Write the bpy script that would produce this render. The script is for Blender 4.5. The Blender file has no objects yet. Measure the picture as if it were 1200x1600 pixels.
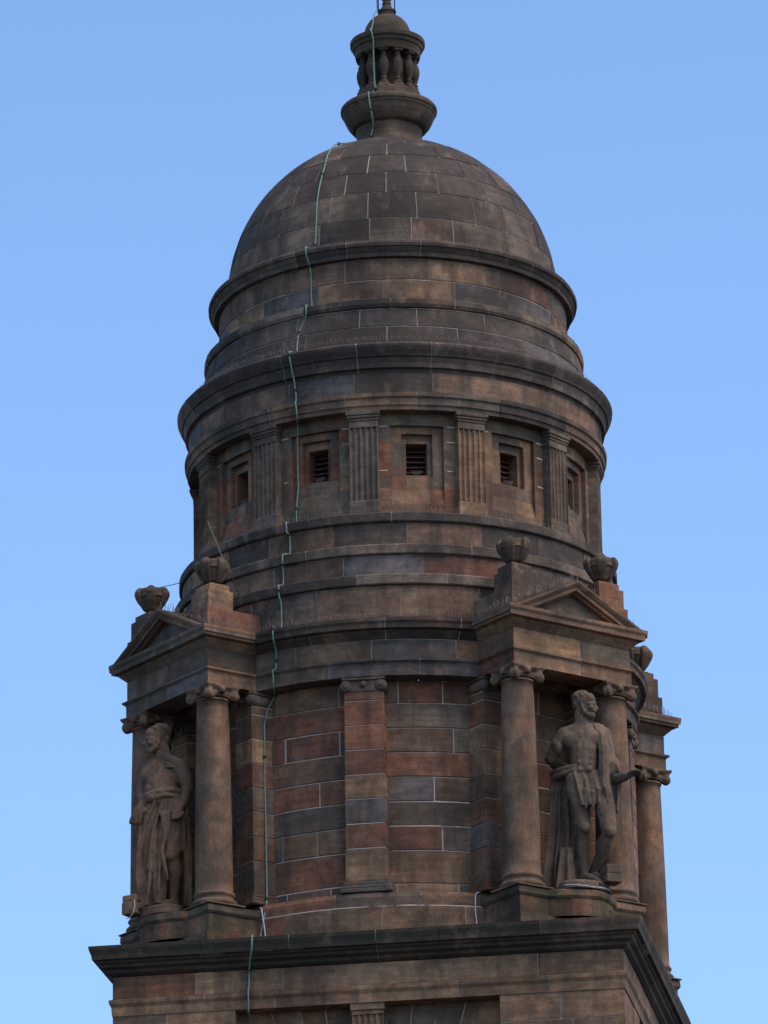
import bpy, bmesh, math, random
from math import sin, cos, pi, radians as R_, sqrt, atan2
from mathutils import Vector, Matrix, noise
random.seed(11)
C = bpy.context.scene.collection
SC = bpy.context.scene

# ------------------------------------------------------------------ camera, sky, sun, exposure
ZO = 1.6                                   # eye height: tower heights below are measured from the eye
T = R_(8.7)                                # the tower's front is turned a little to the left of the camera
PITCH, ROLL, YAW, DIST, FPX = R_(19.0158), R_(1.0722), R_(-.1376), 81.5, 8674.45
cam = bpy.data.cameras.new('camera'); co = bpy.data.objects.new('camera', cam); C.objects.link(co)
fw = Vector((sin(YAW)*cos(PITCH), cos(YAW)*cos(PITCH), sin(PITCH)))
rt = Vector((cos(YAW), -sin(YAW), 0)); up = rt.cross(fw)
r2 = rt*cos(ROLL) - up*sin(ROLL); u2 = rt*sin(ROLL) + up*cos(ROLL)
M = Matrix((r2, u2, -fw)).transposed().to_4x4(); M.translation = Vector((0, -DIST, ZO))
co.matrix_world = M
cam.sensor_fit = 'HORIZONTAL'; cam.sensor_width = 36; cam.lens = FPX/1200*36
cam.clip_start = 1; cam.clip_end = 6000
SC.camera = co

SUN_EL, SUN_AZ = 56.0, 122.0              # degrees; azimuth measured from +Y (view direction) towards +X
w = bpy.data.worlds.new('World'); SC.world = w; w.use_nodes = True
nt = w.node_tree; bg = nt.nodes['Background']
sky = nt.nodes.new('ShaderNodeTexSky'); sky.sky_type = 'NISHITA'; sky.sun_disc = False
sky.sun_elevation = R_(SUN_EL); sky.sun_rotation = R_(SUN_AZ)
sky.air_density = 1.0; sky.dust_density = 1.3; sky.ozone_density = 7.0; sky.altitude = 50
nt.links.new(sky.outputs[0], bg.inputs[0]); bg.inputs[1].default_value = 0.15
sl = bpy.data.lights.new('sun', 'SUN'); sl.energy = 1.5; sl.angle = R_(45); sl.color = (1, .80, .60)
so = bpy.data.objects.new('sun', sl); C.objects.link(so)
sd = Vector((sin(R_(SUN_AZ))*cos(R_(SUN_EL)), cos(R_(SUN_AZ))*cos(R_(SUN_EL)), sin(R_(SUN_EL))))
so.rotation_euler = sd.to_track_quat('Z', 'Y').to_euler()
SC.view_settings.view_transform = 'Standard'; SC.view_settings.look = 'None'
SC.view_settings.gamma = 1; SC.view_settings.exposure = 0.78

# ------------------------------------------------------------------ materials
class N:
    def __init__(s, name):
        s.m = bpy.data.materials.new(name); s.m.use_nodes = True; s.t = s.m.node_tree
        s.b = s.t.nodes['Principled BSDF']
    def n(s, typ, **kw):
        x = s.t.nodes.new(typ)
        for k, v in kw.items(): setattr(x, k, v)
        return x
    def l(s, a, b): s.t.links.new(a, b)
    def noise(s, vec, scale, detail=4, rough=.55, loc=(0, 0, 0), sc=(1, 1, 1)):
        mp = s.n('ShaderNodeMapping'); mp.inputs['Scale'].default_value = sc; mp.inputs['Location'].default_value = loc
        s.l(vec, mp.inputs[0])
        x = s.n('ShaderNodeTexNoise'); x.inputs['Scale'].default_value = scale
        x.inputs['Detail'].default_value = detail; x.inputs['Roughness'].default_value = rough
        s.l(mp.outputs[0], x.inputs['Vector']); return x.outputs['Fac']
    def ramp(s, fac, a, b, c0=(0, 0, 0, 1), c1=(1, 1, 1, 1)):
        r = s.n('ShaderNodeValToRGB'); e = r.color_ramp.elements
        e[0].position = a; e[0].color = c0; e[1].position = b; e[1].color = c1
        s.l(fac, r.inputs[0]); return r.outputs[0]
    def mix(s, fac, a, b, mode='MIX'):
        x = s.n('ShaderNodeMix', data_type='RGBA', blend_type=mode)
        for sock, v in ((0, fac), (6, a), (7, b)):
            if hasattr(v, 'is_output'): s.l(v, x.inputs[sock])
            elif sock == 0: x.inputs[0].default_value = v
            else: x.inputs[sock].default_value = (*v, 1) if len(v) == 3 else v
        return x.outputs[2]
    def math(s, op, a, b):
        x = s.n('ShaderNodeMath', operation=op)
        for i, v in enumerate((a, b)):
            if hasattr(v, 'is_output'): s.l(v, x.inputs[i])
            else: x.inputs[i].default_value = v
        return x.outputs[0]

def stone_mat(name, soot=.5, moss=0., attr=True, base=(.16, .12, .095), alt=(.11, .09, .08), gain=(1.03, .865, .665), bed=7, warm=.75):
    k = N(name); tc = k.n('ShaderNodeTexCoord'); vec = tc.outputs['Object']
    oi = k.n('ShaderNodeObjectInfo')
    if attr:
        at = k.n('ShaderNodeAttribute', attribute_name='stone'); col = at.outputs['Color']; rnd = at.outputs['Alpha']
    else:
        col = k.mix(k.ramp(k.noise(vec, 1.6, 3), .35, .65), base, alt); rnd = oi.outputs['Random']
    off = k.n('ShaderNodeCombineXYZ'); k.l(k.math('MULTIPLY', rnd, 37.), off.inputs[0]); k.l(k.math('MULTIPLY', rnd, 91.), off.inputs[2])
    va = k.n('ShaderNodeVectorMath', operation='ADD'); k.l(vec, va.inputs[0]); k.l(off.outputs[0], va.inputs[1]); pv = va.outputs[0]
    # warm patches and bedding inside each stone
    col = k.mix(k.math('MULTIPLY', k.ramp(k.noise(pv, 2.6, 5, .6), .48, .66), warm), col, k.mix(.55, col, (.20, .105, .07)))
    col = k.mix(k.math('MULTIPLY', k.ramp(k.noise(pv, 3.4, 5, .6, (5, 3, 1)), .5, .68), .6), col, k.mix(.5, col, (.11, .115, .125)))
    col = k.mix(1., col, k.ramp(k.noise(pv, 2.2, 4, .6, (0, 0, 0), (1, 1, bed)), .3, .7, (.74, .72, .72, 1), (1.24, 1.22, 1.2, 1)), 'MULTIPLY')
    col = k.mix(1., col, k.ramp(k.noise(pv, 4.6, 6, .68, (7, 7, 2)), .32, .68, (.66, .65, .66, 1), (1.32, 1.30, 1.26, 1)), 'MULTIPLY')
    # weathering over many stones: soot, run-off streaks
    s1 = k.ramp(k.noise(vec, .8, 7, .66, (3, 1, 7)), .42, .62)
    col = k.mix(k.math('MULTIPLY', s1, soot), col, (.034, .031, .031))
    st = k.ramp(k.noise(vec, 3.2, 5, .6, (1, 2, 3), (1, 1, .14)), .47, .66)
    col = k.mix(k.math('MULTIPLY', st, .6), col, (.044, .038, .036))
    pale = k.ramp(k.noise(vec, 2.3, 6, .7, (9, 2, 4), (1, 1, .6)), .56, .70)
    col = k.mix(k.math('MULTIPLY', pale, .38), col, (.30, .255, .215))
    if moss:
        mo = k.ramp(k.noise(vec, 1.7, 6, .65, (2, 8, 1)), .42, .62)
        col = k.mix(k.math('MULTIPLY', mo, moss), col, (.035, .040, .026))
    fine = k.noise(vec, 38, 4, .7)
    col = k.mix(1., col, k.ramp(fine, .25, .75, (.74, .74, .74, 1), (1.24, 1.24, 1.24, 1)), 'MULTIPLY')
    col = k.mix(1., col, gain, 'MULTIPLY')
    k.l(col, k.b.inputs['Base Color']); k.b.inputs['Roughness'].default_value = .88
    k.b.inputs['Specular IOR Level'].default_value = .25
    bp = k.n('ShaderNodeBump'); bp.inputs['Strength'].default_value = .55; bp.inputs['Distance'].default_value = .012
    h = k.math('ADD', k.math('MULTIPLY', fine, .5), k.noise(pv, 9, 5, .6)); k.l(h, bp.inputs['Height']); k.l(bp.outputs[0], k.b.inputs['Normal'])
    return k.m
def mortar_mat(name='lime_mortar', a=.33, b=.43):
    k = N(name); tc = k.n('ShaderNodeTexCoord'); v = tc.outputs['Object']
    c = k.mix(k.ramp(k.noise(v, 1.3, 5, .7), a, b), (.035, .025, .02), (.58, .48, .38))
    k.l(c, k.b.inputs['Base Color']); k.b.inputs['Roughness'].default_value = .95; return k.m
def plain_mat(name, c0, c1, scale=14, rough=.6, metal=0):
    k = N(name); tc = k.n('ShaderNodeTexCoord'); v = tc.outputs['Object']
    k.l(k.mix(k.ramp(k.noise(v, scale, 4), .35, .65), c0, c1), k.b.inputs['Base Color'])
    k.b.inputs['Roughness'].default_value = rough; k.b.inputs['Metallic'].default_value = metal; return k.m
M_BLK = stone_mat('sandstone_blocks', .55)
M_UP = stone_mat('sooty_sandstone_blocks', .80, warm=.25, gain=(1.04, .89, .71))
M_LOW = stone_mat('mossy_sandstone_blocks', .85, .85)
M_COL = stone_mat('column_sandstone', .55, 0, False, (.215, .150, .108), (.15, .122, .104), bed=.5)
M_URN = stone_mat('urn_sandstone', .75, .3, False, (.13, .108, .09), (.085, .075, .066))
M_ST1 = stone_mat('statue_sandstone_grey', .5, 0, False, (.185, .148, .12), (.125, .107, .094), gain=(1.0, .86, .67), bed=1, warm=.3)
M_ST2 = stone_mat('statue_sandstone_brown', .35, 0, False, (.20, .142, .108), (.14, .105, .085), bed=1)
M_MOR = mortar_mat(); M_MOR2 = mortar_mat('pale_pointing', .26, .42); M_MOR3 = mortar_mat('sooty_pointing', .50, .66)
M_CU = plain_mat('verdigris_copper', (.11, .19, .145), (.19, .27, .21), 22, .75)
M_LOUV = plain_mat('dark_red_louvre', (.060, .012, .012), (.085, .018, .018), 9, .6)
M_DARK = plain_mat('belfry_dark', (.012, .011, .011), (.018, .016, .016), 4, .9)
M_SPK = plain_mat('spike_plastic', (.10, .08, .065), (.17, .14, .115), 20, .5)
M_WIRE = plain_mat('pale_cable', (.42, .43, .43), (.55, .56, .56), 12, .6)
M_IRON = plain_mat('dark_iron', (.03, .03, .032), (.05, .05, .05), 15, .5, .4)
M_GRD = plain_mat('asphalt', (.045, .045, .047), (.065, .064, .062), .8, .9)

# ------------------------------------------------------------------ helpers
RED = [(.225, .108, .074), (.25, .130, .088), (.185, .095, .072)]
BRN = [(.235, .162, .118), (.205, .148, .114), (.26, .180, .128), (.185, .130, .10)]
GRY = [(.155, .134, .116), (.14, .126, .116), (.17, .150, .130)]
BLU = [(.150, .152, .172), (.130, .132, .148)]
TAN = [(.31, .215, .146), (.285, .205, .145)]
SOOT = [(.070, .063, .060), (.082, .074, .070), (.060, .056, .056), (.095, .084, .076)]
PAL_LOW = RED*2 + BRN*3 + GRY + BLU + TAN
PAL_MID = RED + BRN*2 + GRY*2 + BLU + TAN + SOOT
PAL_LEDGE = SOOT*2 + GRY
PAL_UP = GRY*2 + BRN + BLU + SOOT*2
PAL_BASE = BRN*3 + GRY*2 + RED[1:2] + TAN[:1]
PAL_DOME = SOOT*3 + GRY
def pick(pal):
    c = random.choice(pal); f = random.uniform(.85, 1.15)
    return (c[0]*f, c[1]*f, c[2]*f, random.random())

def newbm():
    bm = bmesh.new(); bm.loops.layers.float_color.new('stone'); return bm
def face(bm, vs, col=None, mi=0, smooth=False):
    try: f = bm.faces.new(vs)
    except ValueError: return None
    f.material_index = mi; f.smooth = smooth
    if col:
        ly = bm.loops.layers.float_color['stone']
        for l in f.loops: l[ly] = col
    return f
def quad(bm, a, b, c, d, col=None, mi=0, smooth=False):
    return face(bm, [bm.verts.new(p) for p in (a, b, c, d)], col, mi, smooth)

ROOT = None
def obj(name, bm, mats, parent=None, loc=None, rotz=0, lift=True):
    me = bpy.data.meshes.new(name)
    if isinstance(mats, list):                     # worn stone: no edge is quite true
        for v in bm.verts: v.co += noise.noise_vector(v.co*4.3)*.003 + noise.noise_vector(v.co*19)*.002
    if lift and loc is None:
        for v in bm.verts: v.co.z += ZO
    bm.to_mesh(me); bm.free()
    for m in (mats if isinstance(mats, (list, tuple)) else [mats]): me.materials.append(m)
    o = bpy.data.objects.new(name, me); C.objects.link(o)
    if parent: o.parent = parent
    if loc is not None: o.location = (loc[0], loc[1], loc[2])
    o.rotation_euler.z = rotz
    return o
def tag(o, label, cat, group=None, kind=None):
    if label: o['label'] = label
    if cat: o['category'] = cat
    if group: o['group'] = group
    if kind: o['kind'] = kind
    return o
def empty(name, label, cat, loc=(0, 0, 0), rotz=0, group=None):
    o = bpy.data.objects.new(name, None); C.objects.link(o); o.location = loc; o.rotation_euler.z = rotz
    o.empty_display_size = .3
    return tag(o, label, cat, group)

def lathe(bm, prof, a0=0, a1=2*pi, n=180, col=None, mi=0, smooth=False, centre=(0, 0)):
    """prof: (r, z) from top to bottom; faces outward."""
    closed = abs(a1-a0-2*pi) < 1e-6
    k = n if closed else n+1
    rows = []
    for (r, z) in prof:
        rows.append([bm.verts.new((centre[0]+r*cos(a0+(a1-a0)*i/n), centre[1]+r*sin(a0+(a1-a0)*i/n), z)) for i in range(k)])
    for j in range(len(prof)-1):
        for i in range(n):
            i2 = (i+1) % k
            face(bm, [rows[j+1][i], rows[j+1][i2], rows[j][i2], rows[j][i]], col, mi, smooth)
def ring_stones(bm, prof, nblk, pal, phase=0, gap=.006, jit=.004, jitter_joint=.12, depth=.012, zgap=.0):
    """A course of separate stones round the tower axis in front of a mortar bed."""
    da = 2*pi/nblk
    js = [phase + i*da + random.uniform(-jitter_joint, jitter_joint)*da for i in range(nblk)]
    rm = max(r for r, z in prof)
    for i in range(nblk):
        a0 = js[i] + gap/rm; a1 = (js[i+1] if i < nblk-1 else js[0]+2*pi) - gap/rm
        d = random.uniform(-jit, jit); n = max(2, int((a1-a0)/R_(1.6)))
        p = list(prof)
        if zgap:                                   # wall course: chamfered top and bottom edges
            (ra, za), (rb, zb) = p[0], p[-1]
            p = [(ra-depth, za-zgap*.6), (ra, za-zgap-.006)] + p[1:-1] + [(rb, zb+zgap+.006), (rb-depth, zb+zgap*.6)]
        lathe(bm, [(r+d, z) for r, z in p], a0, a1, n, pick(pal))
    return js
def mortar_ring(bm, prof, depth=.012):
    run = [prof[0]]                                # no mortar on the soffits
    for a, b in zip(prof, prof[1:]):
        if abs(a[1]-b[1]) < .02 and abs(a[0]-b[0]) > .06:
            if len(run) > 1: lathe(bm, [(r-depth, z) for r, z in run], col=(.1, .1, .1, 0), mi=1, n=160)
            run = [b]
        else: run.append(b)
    if len(run) > 1: lathe(bm, [(r-depth, z) for r, z in run], col=(.1, .1, .1, 0), mi=1, n=160)

def offs(path, closed):
    """mitred outward normals for a polyline (outward = right-hand side when walking)."""
    n = len(path); nr = []
    segs = n if closed else n-1
    sn = []
    for i in range(segs):
        a = Vector(path[i]); b = Vector(path[(i+1) % n]); d = (b-a).normalized(); sn.append(Vector((d.y, -d.x)))
    for i in range(n):
        if closed: p, q = sn[i-1], sn[i]
        else: p, q = sn[max(i-1, 0)], sn[min(i, segs-1)]
        m = (p+q); m = m/m.length_squared*2 if m.length > 1e-6 else p
        nr.append(m)
    return sn, nr
def sweep_stones(bm, path, prof, pal, blen=1.0, closed=False, gap=.006, jit=.003, depth=.012, mortar=True, ends=False, zgap=0):
    """mouldings / courses along a polyline; prof = (outward offset, z) top to bottom."""
    sn, nr = offs(path, closed); n = len(path)
    if zgap:
        (ra, za), (rb, zb) = prof[0], prof[-1]
        prof = [(ra-depth, za-zgap*.6), (ra, za-zgap-.006)] + list(prof[1:-1]) + [(rb, zb+zgap+.006), (rb-depth, zb+zgap*.6)]
    for i in range(len(sn)):
        a = Vector(path[i]); b = Vector(path[(i+1) % n]); L = (b-a).length; d = (b-a)/L
        k = max(1, round(L/blen)); ts = [0] + [(j+random.uniform(-.15, .15))/k for j in range(1, k)] + [1]
        def pt(t, o, z, g):
            if t == 0: base = a + nr[i]*o
            elif t == 1: base = b + nr[(i+1) % n]*o
            else: base = a + d*(L*t+g) + sn[i]*o
            return (base.x, base.y, z)
        for j in range(k):
            col = pick(pal); e = random.uniform(-jit, jit)
            for q in range(len(prof)-1):
                (o0, z0), (o1, z1) = prof[q], prof[q+1]
                quad(bm, pt(ts[j], o1+e, z1, gap), pt(ts[j+1], o1+e, z1, -gap), pt(ts[j+1], o0+e, z0, -gap), pt(ts[j], o0+e, z0, gap), col)
        if mortar:
            for q in range(len(prof)-1):
                (o0, z0), (o1, z1) = prof[q], prof[q+1]
                if abs(z0-z1) < .02 and abs(o0-o1) > .06: continue
                quad(bm, pt(0, o1-depth, z1, 0), pt(1, o1-depth, z1, 0), pt(1, o0-depth, z0, 0), pt(0, o0-depth, z0, 0), (.1, .1, .1, 0), 1)
def box(bm, x0, x1, y0, y1, z0, z1, col=None, mi=0, bev=0.0):
    """box with chamfered edges."""
    c = ((x0+x1)/2, (y0+y1)/2, (z0+z1)/2); h = ((x1-x0)/2, (y1-y0)/2, (z1-z0)/2)
    b = min(bev, min(h)*.45)
    V = {}
    for sx in (-1, 1):
        for sy in (-1, 1):
            for sz in (-1, 1):
                sg = (sx, sy, sz)
                for ax in range(3):          # vertex lying on the face normal to ax
                    if b or ax == 0:
                        V[sg, ax] = bm.verts.new([c[i]+sg[i]*(h[i]-(0 if i == ax else b)) for i in range(3)])
                    else: V[sg, ax] = V[sg, 0]
    def f(ks):
        vs = [V[k] for k in ks]; u = []
        for v in vs:
            if v not in u: u.append(v)
        if len(u) < 3: return
        n = Vector((0, 0, 0))
        for i in range(len(u)): n += (u[i].co-Vector(c)).cross(u[(i+1) % len(u)].co-Vector(c))
        m = sum((v.co for v in u), Vector())/len(u)-Vector(c)
        face(bm, u if n.dot(m) > 0 else u[::-1], col, mi)
    for ax in range(3):
        p, q = [i for i in range(3) if i != ax]
        for s in (-1, 1):
            ks = []
            for (a, d) in ((-1, -1), (1, -1), (1, 1), (-1, 1)):
                g = [0, 0, 0]; g[ax] = s; g[p] = a; g[q] = d; ks.append((tuple(g), ax))
            f(ks)
    if b:
        for ax in range(3):
            p, q = [i for i in range(3) if i != ax]
            for sp in (-1, 1):
                for sq_ in (-1, 1):
                    g0 = [0, 0, 0]; g0[p] = sp; g0[q] = sq_; g1 = list(g0); g0[ax] = -1; g1[ax] = 1
                    g0, g1 = tuple(g0), tuple(g1); f([(g0, p), (g1, p), (g1, q), (g0, q)])
        for sx in (-1, 1):
            for sy in (-1, 1):
                for sz in (-1, 1): f([((sx, sy, sz), i) for i in range(3)])
def xform(bm, start, mat):
    bm.verts.ensure_lookup_table()
    for v in bm.verts[start:]: v.co = mat @ v.co
def tube(bm, pts, r, n=6, col=None, mi=0):
    rings = []
    for i, p in enumerate(pts):
        p = Vector(p); t = (Vector(pts[min(i+1, len(pts)-1)]) - Vector(pts[max(i-1, 0)])).normalized()
        a = t.orthogonal().normalized(); 
        if i and abs(rings_a.dot(t)) < .95: a = (rings_a - t*rings_a.dot(t)).normalized()
        rings_a = a; b = t.cross(a)
        rr = r[i] if isinstance(r, (list, tuple)) else r
        rings.append([bm.verts.new(p + a*(rr*cos(2*pi*k/n)) + b*(rr*sin(2*pi*k/n))) for k in range(n)])
    for i in range(len(rings)-1):
        for k in range(n):
            face(bm, [rings[i][k], rings[i][(k+1) % n], rings[i+1][(k+1) % n], rings[i+1][k]], col, mi, True)
    face(bm, rings[0][::-1], col, mi); face(bm, rings[-1], col, mi)

def carve(name, bm, m, parent, voxel=.014, smooth=2):
    """union of the roughed-out masses as one continuous carved surface."""
    me = bpy.data.meshes.new('rough'); bm.to_mesh(me); bm.free()
    o = bpy.data.objects.new('rough', me); C.objects.link(o)
    r = o.modifiers.new('r', 'REMESH'); r.mode = 'VOXEL'; r.voxel_size = voxel
    q = o.modifiers.new('s', 'SMOOTH'); q.iterations = smooth; q.factor = .5
    ev = o.evaluated_get(bpy.context.evaluated_depsgraph_get()); m2 = bpy.data.meshes.new_from_object(ev); m2.name = name
    bpy.data.objects.remove(o); bpy.data.meshes.remove(me)
    m2.materials.clear(); m2.materials.append(m)
    for v in m2.vertices: v.co += noise.noise_vector(v.co*11)*.006
    for p in m2.polygons: p.use_smooth = True
    ob = bpy.data.objects.new(name, m2); C.objects.link(ob); ob.parent = parent
    return ob
# ------------------------------------------------------------------ ground
bm = bmesh.new(); S = 3000
quad_v = [bm.verts.new(p) for p in ((-S, -S, 0), (S, -S, 0), (S, S, 0), (-S, S, 0))]; bm.faces.new(quad_v)
tag(obj('ground', bm, M_GRD, lift=False), None, None, kind='structure')

# ------------------------------------------------------------------ the tower
ROOT = empty('stone_tower', 'dark weathered sandstone bell tower with domed drum and columned corner porches', 'tower', (0, 0, 0), -T)
FRONT = -pi/2                                            # local direction of the front face
def DG(k): return (Vector((1, -1)), Vector((-1, -1)), Vector((1, 1)), Vector((-1, 1)))[k].normalized()

# --- square base: shaft, recessed front panels, architrave and cornice
SB = 3.73
sq = lambda s: [(-s, -s), (s, -s), (s, s), (-s, s)]
bm = newbm()
sweep_stones(bm, sq(SB), [(0, 19.95), (0, 19.61)], PAL_BASE, 1.15, True, zgap=.004)
sweep_stones(bm, sq(SB), [(.0, 19.615), (.055, 19.59), (.05, 19.54), (.02, 19.49), (.012, 19.36), (-.3, 19.362)], PAL_BASE, 1.3, True)
# piers and recess on each side, four visible courses, then plain shaft to the ground
def side(k, f):
    ang = k*pi/2; st = len(bm.verts); f(); bm.verts.ensure_lookup_table()
    xform(bm, st, Matrix.Rotation(ang, 4, 'Z'))
RH, RD = 1.93, .28
def pier():
    z = 19.36
    while z > 16.5:
        h = .40; zz = z-h
        for (a, b, y) in ((-SB, -RH, -SB), (RH, SB, -SB)):
            m = random.uniform(.35, .65); xs = [a, a+(b-a)*m, b] if random.random() < .7 else [a, b]
            for i in range(len(xs)-1):
                g = .007; c = pick(PAL_BASE); e = random.uniform(-.003, .003)
                quad(bm, (xs[i]+(g if i else 0), y-e, zz+g), (xs[i+1]-(g if i < len(xs)-2 else 0), y-e, zz+g), (xs[i+1]-(g if i < len(xs)-2 else 0), y-e, z-g), (xs[i]+(g if i else 0), y-e, z-g), c)
            quad(bm, (a, y+.012, zz), (b, y+.012, zz), (b, y+.012, z), (a, y+.012, z), (.1,)*4, 1)
        c = pick(PAL_BASE)
        quad(bm, (-RH, -SB, zz), (-RH, -SB+RD, zz), (-RH, -SB+RD, z), (-RH, -SB, z), c)
        quad(bm, (RH, -SB+RD, zz), (RH, -SB, zz), (RH, -SB, z), (RH, -SB+RD, z), c)
        z = zz
    # flat-arch stones fanning out from the middle pilaster
    y = -SB+RD; zt, zb = 19.358, 18.35
    quad(bm, (-RH, y+.012, 16.4), (RH, y+.012, 16.4), (RH, y+.012, zt), (-RH, y+.012, zt), (.1,)*4, 1)
    xs = [-RH, -1.45, -1.02, -.66, -.24, .24, .62, 1.0, 1.40, RH]
    for i in range(len(xs)-1):
        f = lambda x: x*.80 if abs(x) < RH-.01 else x
        g = .008
        quad(bm, (f(xs[i])+g, y, zb), (f(xs[i+1])-g, y, zb), (xs[i+1]-g, y, zt), (xs[i]+g, y, zt), pick(PAL_BASE))
    quad(bm, (-RH, y, 16.4), (RH, y, 16.4), (RH, y, zb-.01), (-RH, y, zb-.01), pick(PAL_BASE))
for k in range(4): side(k, pier)
s = SB-.03
for k in range(4): side(k, lambda: quad(bm, (-s, -s, -ZO), (s, -s, -ZO), (s, -s, 16.41), (-s, -s, 16.41), (.14, .10, .08, .5)))
obj('tower_base', bm, [M_BLK, M_MOR], ROOT)
# pilaster in the middle of each recess
def base_pilaster(k):
    bm = newbm(); c = pick(BRN); y = -SB+.03; d = .235
    def fl(x0, x1, z0, z1, y0):
        box(bm, x0, x1, y0, -SB+RD-.002, z0, z1, c, 0, .008)
    fl(-.25, .25, 19.255, 19.36, y-.025); fl(-.235, .235, 19.19, 19.253, y-.005)
    # fluted shaft
    w_, nf, dep = .225, 5, .035; pts = []
    for i in range(nf):
        a = -w_+2*w_*(i+.08)/nf; b = -w_+2*w_*(i+.92)/nf; m = (a+b)/2; hw = (b-a)/2
        pts += [(a, y)] + [(m-hw*cos(t), y+dep*sin(t)) for t in (pi*.2, pi*.5, pi*.8)] + [(b, y)]
    pts = [(-w_, y)] + pts + [(w_, y)]
    for i in range(len(pts)-1):
        quad(bm, (*pts[i], 16.5), (*pts[i+1], 16.5), (*pts[i+1], 19.188), (*pts[i], 19.188), c)
    for sx in (-1, 1):
        a, b = (sx*w_, y), (sx*w_, -SB+RD)
        if sx > 0: a, b = b, a
        quad(bm, (b[0], b[1], 16.5), (a[0], a[1], 16.5), (a[0], a[1], 19.188), (b[0], b[1], 19.188), c)
    xform(bm, 0, Matrix.Rotation(k*pi/2, 4, 'Z'))
    obj('pilaster', bm, [M_BLK, M_MOR], ROOT)
for k in (0, 1): base_pilaster(k)
bm = newbm()
sweep_stones(bm, sq(SB), [(-3.0, 20.372), (.30, 20.352), (.295, 20.30), (.265, 20.22), (.255, 20.158), (.20, 20.156), (.195, 20.12), (.16, 20.10), (.15, 20.06), (.085, 20.03), (.075, 19.985), (.02, 19.955), (0, 19.95)],
             SOOT*2+SOOT[:2], 1.25, True)
obj('base_cornice', bm, [M_LOW, M_MOR3], ROOT)

# --- lower drum: plinth, rusticated wall, four pilasters
RW = 3.33
bm = newbm()
ring_stones(bm, [(3.66, 20.80), (3.66, 20.36)], 18, PAL_LOW, .2, zgap=.002); mortar_ring(bm, [(3.66, 20.81), (3.66, 20.36)])
ring_stones(bm, [(3.5, 21.035), (3.60, 21.02), (3.63, 20.95), (3.63, 20.80)], 18, PAL_LOW, .4); mortar_ring(bm, [(3.5, 21.035), (3.60, 21.02), (3.63, 20.95), (3.63, 20.80)])
zs = [21.03, 21.214] + [21.714+.3735*i for i in range(7)] + [24.31]
zs[-2] = 23.96
for i in range(len(zs)-1):
    p = [(RW, zs[i+1]), (RW, zs[i])]
    # the pilasters split the wall in quarter bays: alternate one long stone and three short ones
    nb = 8 if i % 2 else 24
    ring_stones(bm, p, nb, PAL_LOW, FRONT+(0 if nb == 8 else .07), zgap=.009, jit=.009, gap=.010, jitter_joint=.03 if nb == 8 else .28)
mortar_ring(bm, [(RW, 24.31), (RW, 21.03)], .016)
obj('drum_wall', bm, [M_BLK, M_MOR], ROOT)

def radial(a, u, v, z): return Matrix.Rotation(a, 4, 'Z') @ Vector((v, u, z))   # v outward, u along +tangent
def drum_pilaster(ang, v=3.55, hw=.292, u0=0.):
    bm = newbm(); zj = [21.214+.50] + [21.714+.3735*i for i in range(1, 7)] + [24.085]
    z0 = 21.214
    for z1 in zj:
        c = pick(PAL_LOW); t = (z0-21.2)/2.9; h = hw+.02*(1-t); g = .006; e = random.uniform(-.003, .003)
        box(bm, 3.05, v+e, u0-h, u0+h, z0+g, z1-g, c, 0, .006)
        z0 = z1
    box(bm, 3.05, v-.012, u0-hw+.006, u0+hw-.006, 21.2, 24.09, (.1,)*4, 1)
    b = obj('pilaster', bm_rot(bm, ang), [M_BLK, M_MOR], ROOT)
    bm = newbm(); c = pick(PAL_LOW)
    for (o, za, zb) in ((.075, 21.036, 21.10), (.055, 21.102, 21.15), (.03, 21.152, 21.212)):
        box(bm, 3.05, v+o, u0-hw-.02-o, u0+hw+.02+o, za, zb, c, 0, .012)
    o = obj('pilaster_base', bm_rot(bm, ang), [M_BLK, M_MOR], b)
    bm = newbm(); c = pick(GRY)
    box(bm, 3.05, v+.05, u0-hw-.03, u0+hw+.03, 24.262, 24.305, c, 0, .008)
    box(bm, 3.05, v+.02, u0-hw+.02, u0+hw-.02, 24.09, 24.262, c, 0, .01)
    for sg in (-1, 1):
        st = len(bm.verts)
        lathe(bm, [(.0, .03), (.05, .03), (.085, .01), (.092, -.03), (.085, -.3)], n=20, col=c, smooth=True)
        lathe(bm, [(.0, .045), (.03, .045), (.04, .03)], n=12, col=c, smooth=True)
        xform(bm, st, Matrix.Translation((v+.03, u0+sg*(hw-.03), 24.175)) @ Matrix.Rotation(pi/2, 4, 'Y'))
    st = len(bm.verts); lathe(bm, [(0, .06), (.03, .055), (.05, .03), (.055, -.05)], n=14, col=c, smooth=True)
    xform(bm, st, Matrix.Translation((v+.01, u0, 24.20)) @ Matrix.Rotation(pi/2, 4, 'Y'))
    obj('capital', bm_rot(bm, ang), [M_BLK, M_MOR], b)
def bm_rot(bm, ang):
    xform(bm, 0, Matrix.Rotation(ang, 4, 'Z')); return bm
for k in range(4): drum_pilaster(FRONT+k*pi/2)
for k in range(4):
    d = DG(k); a = atan2(d.y, d.x)
    for sg in (-1, 1): drum_pilaster(a, 3.52, .21, sg*.86)

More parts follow.
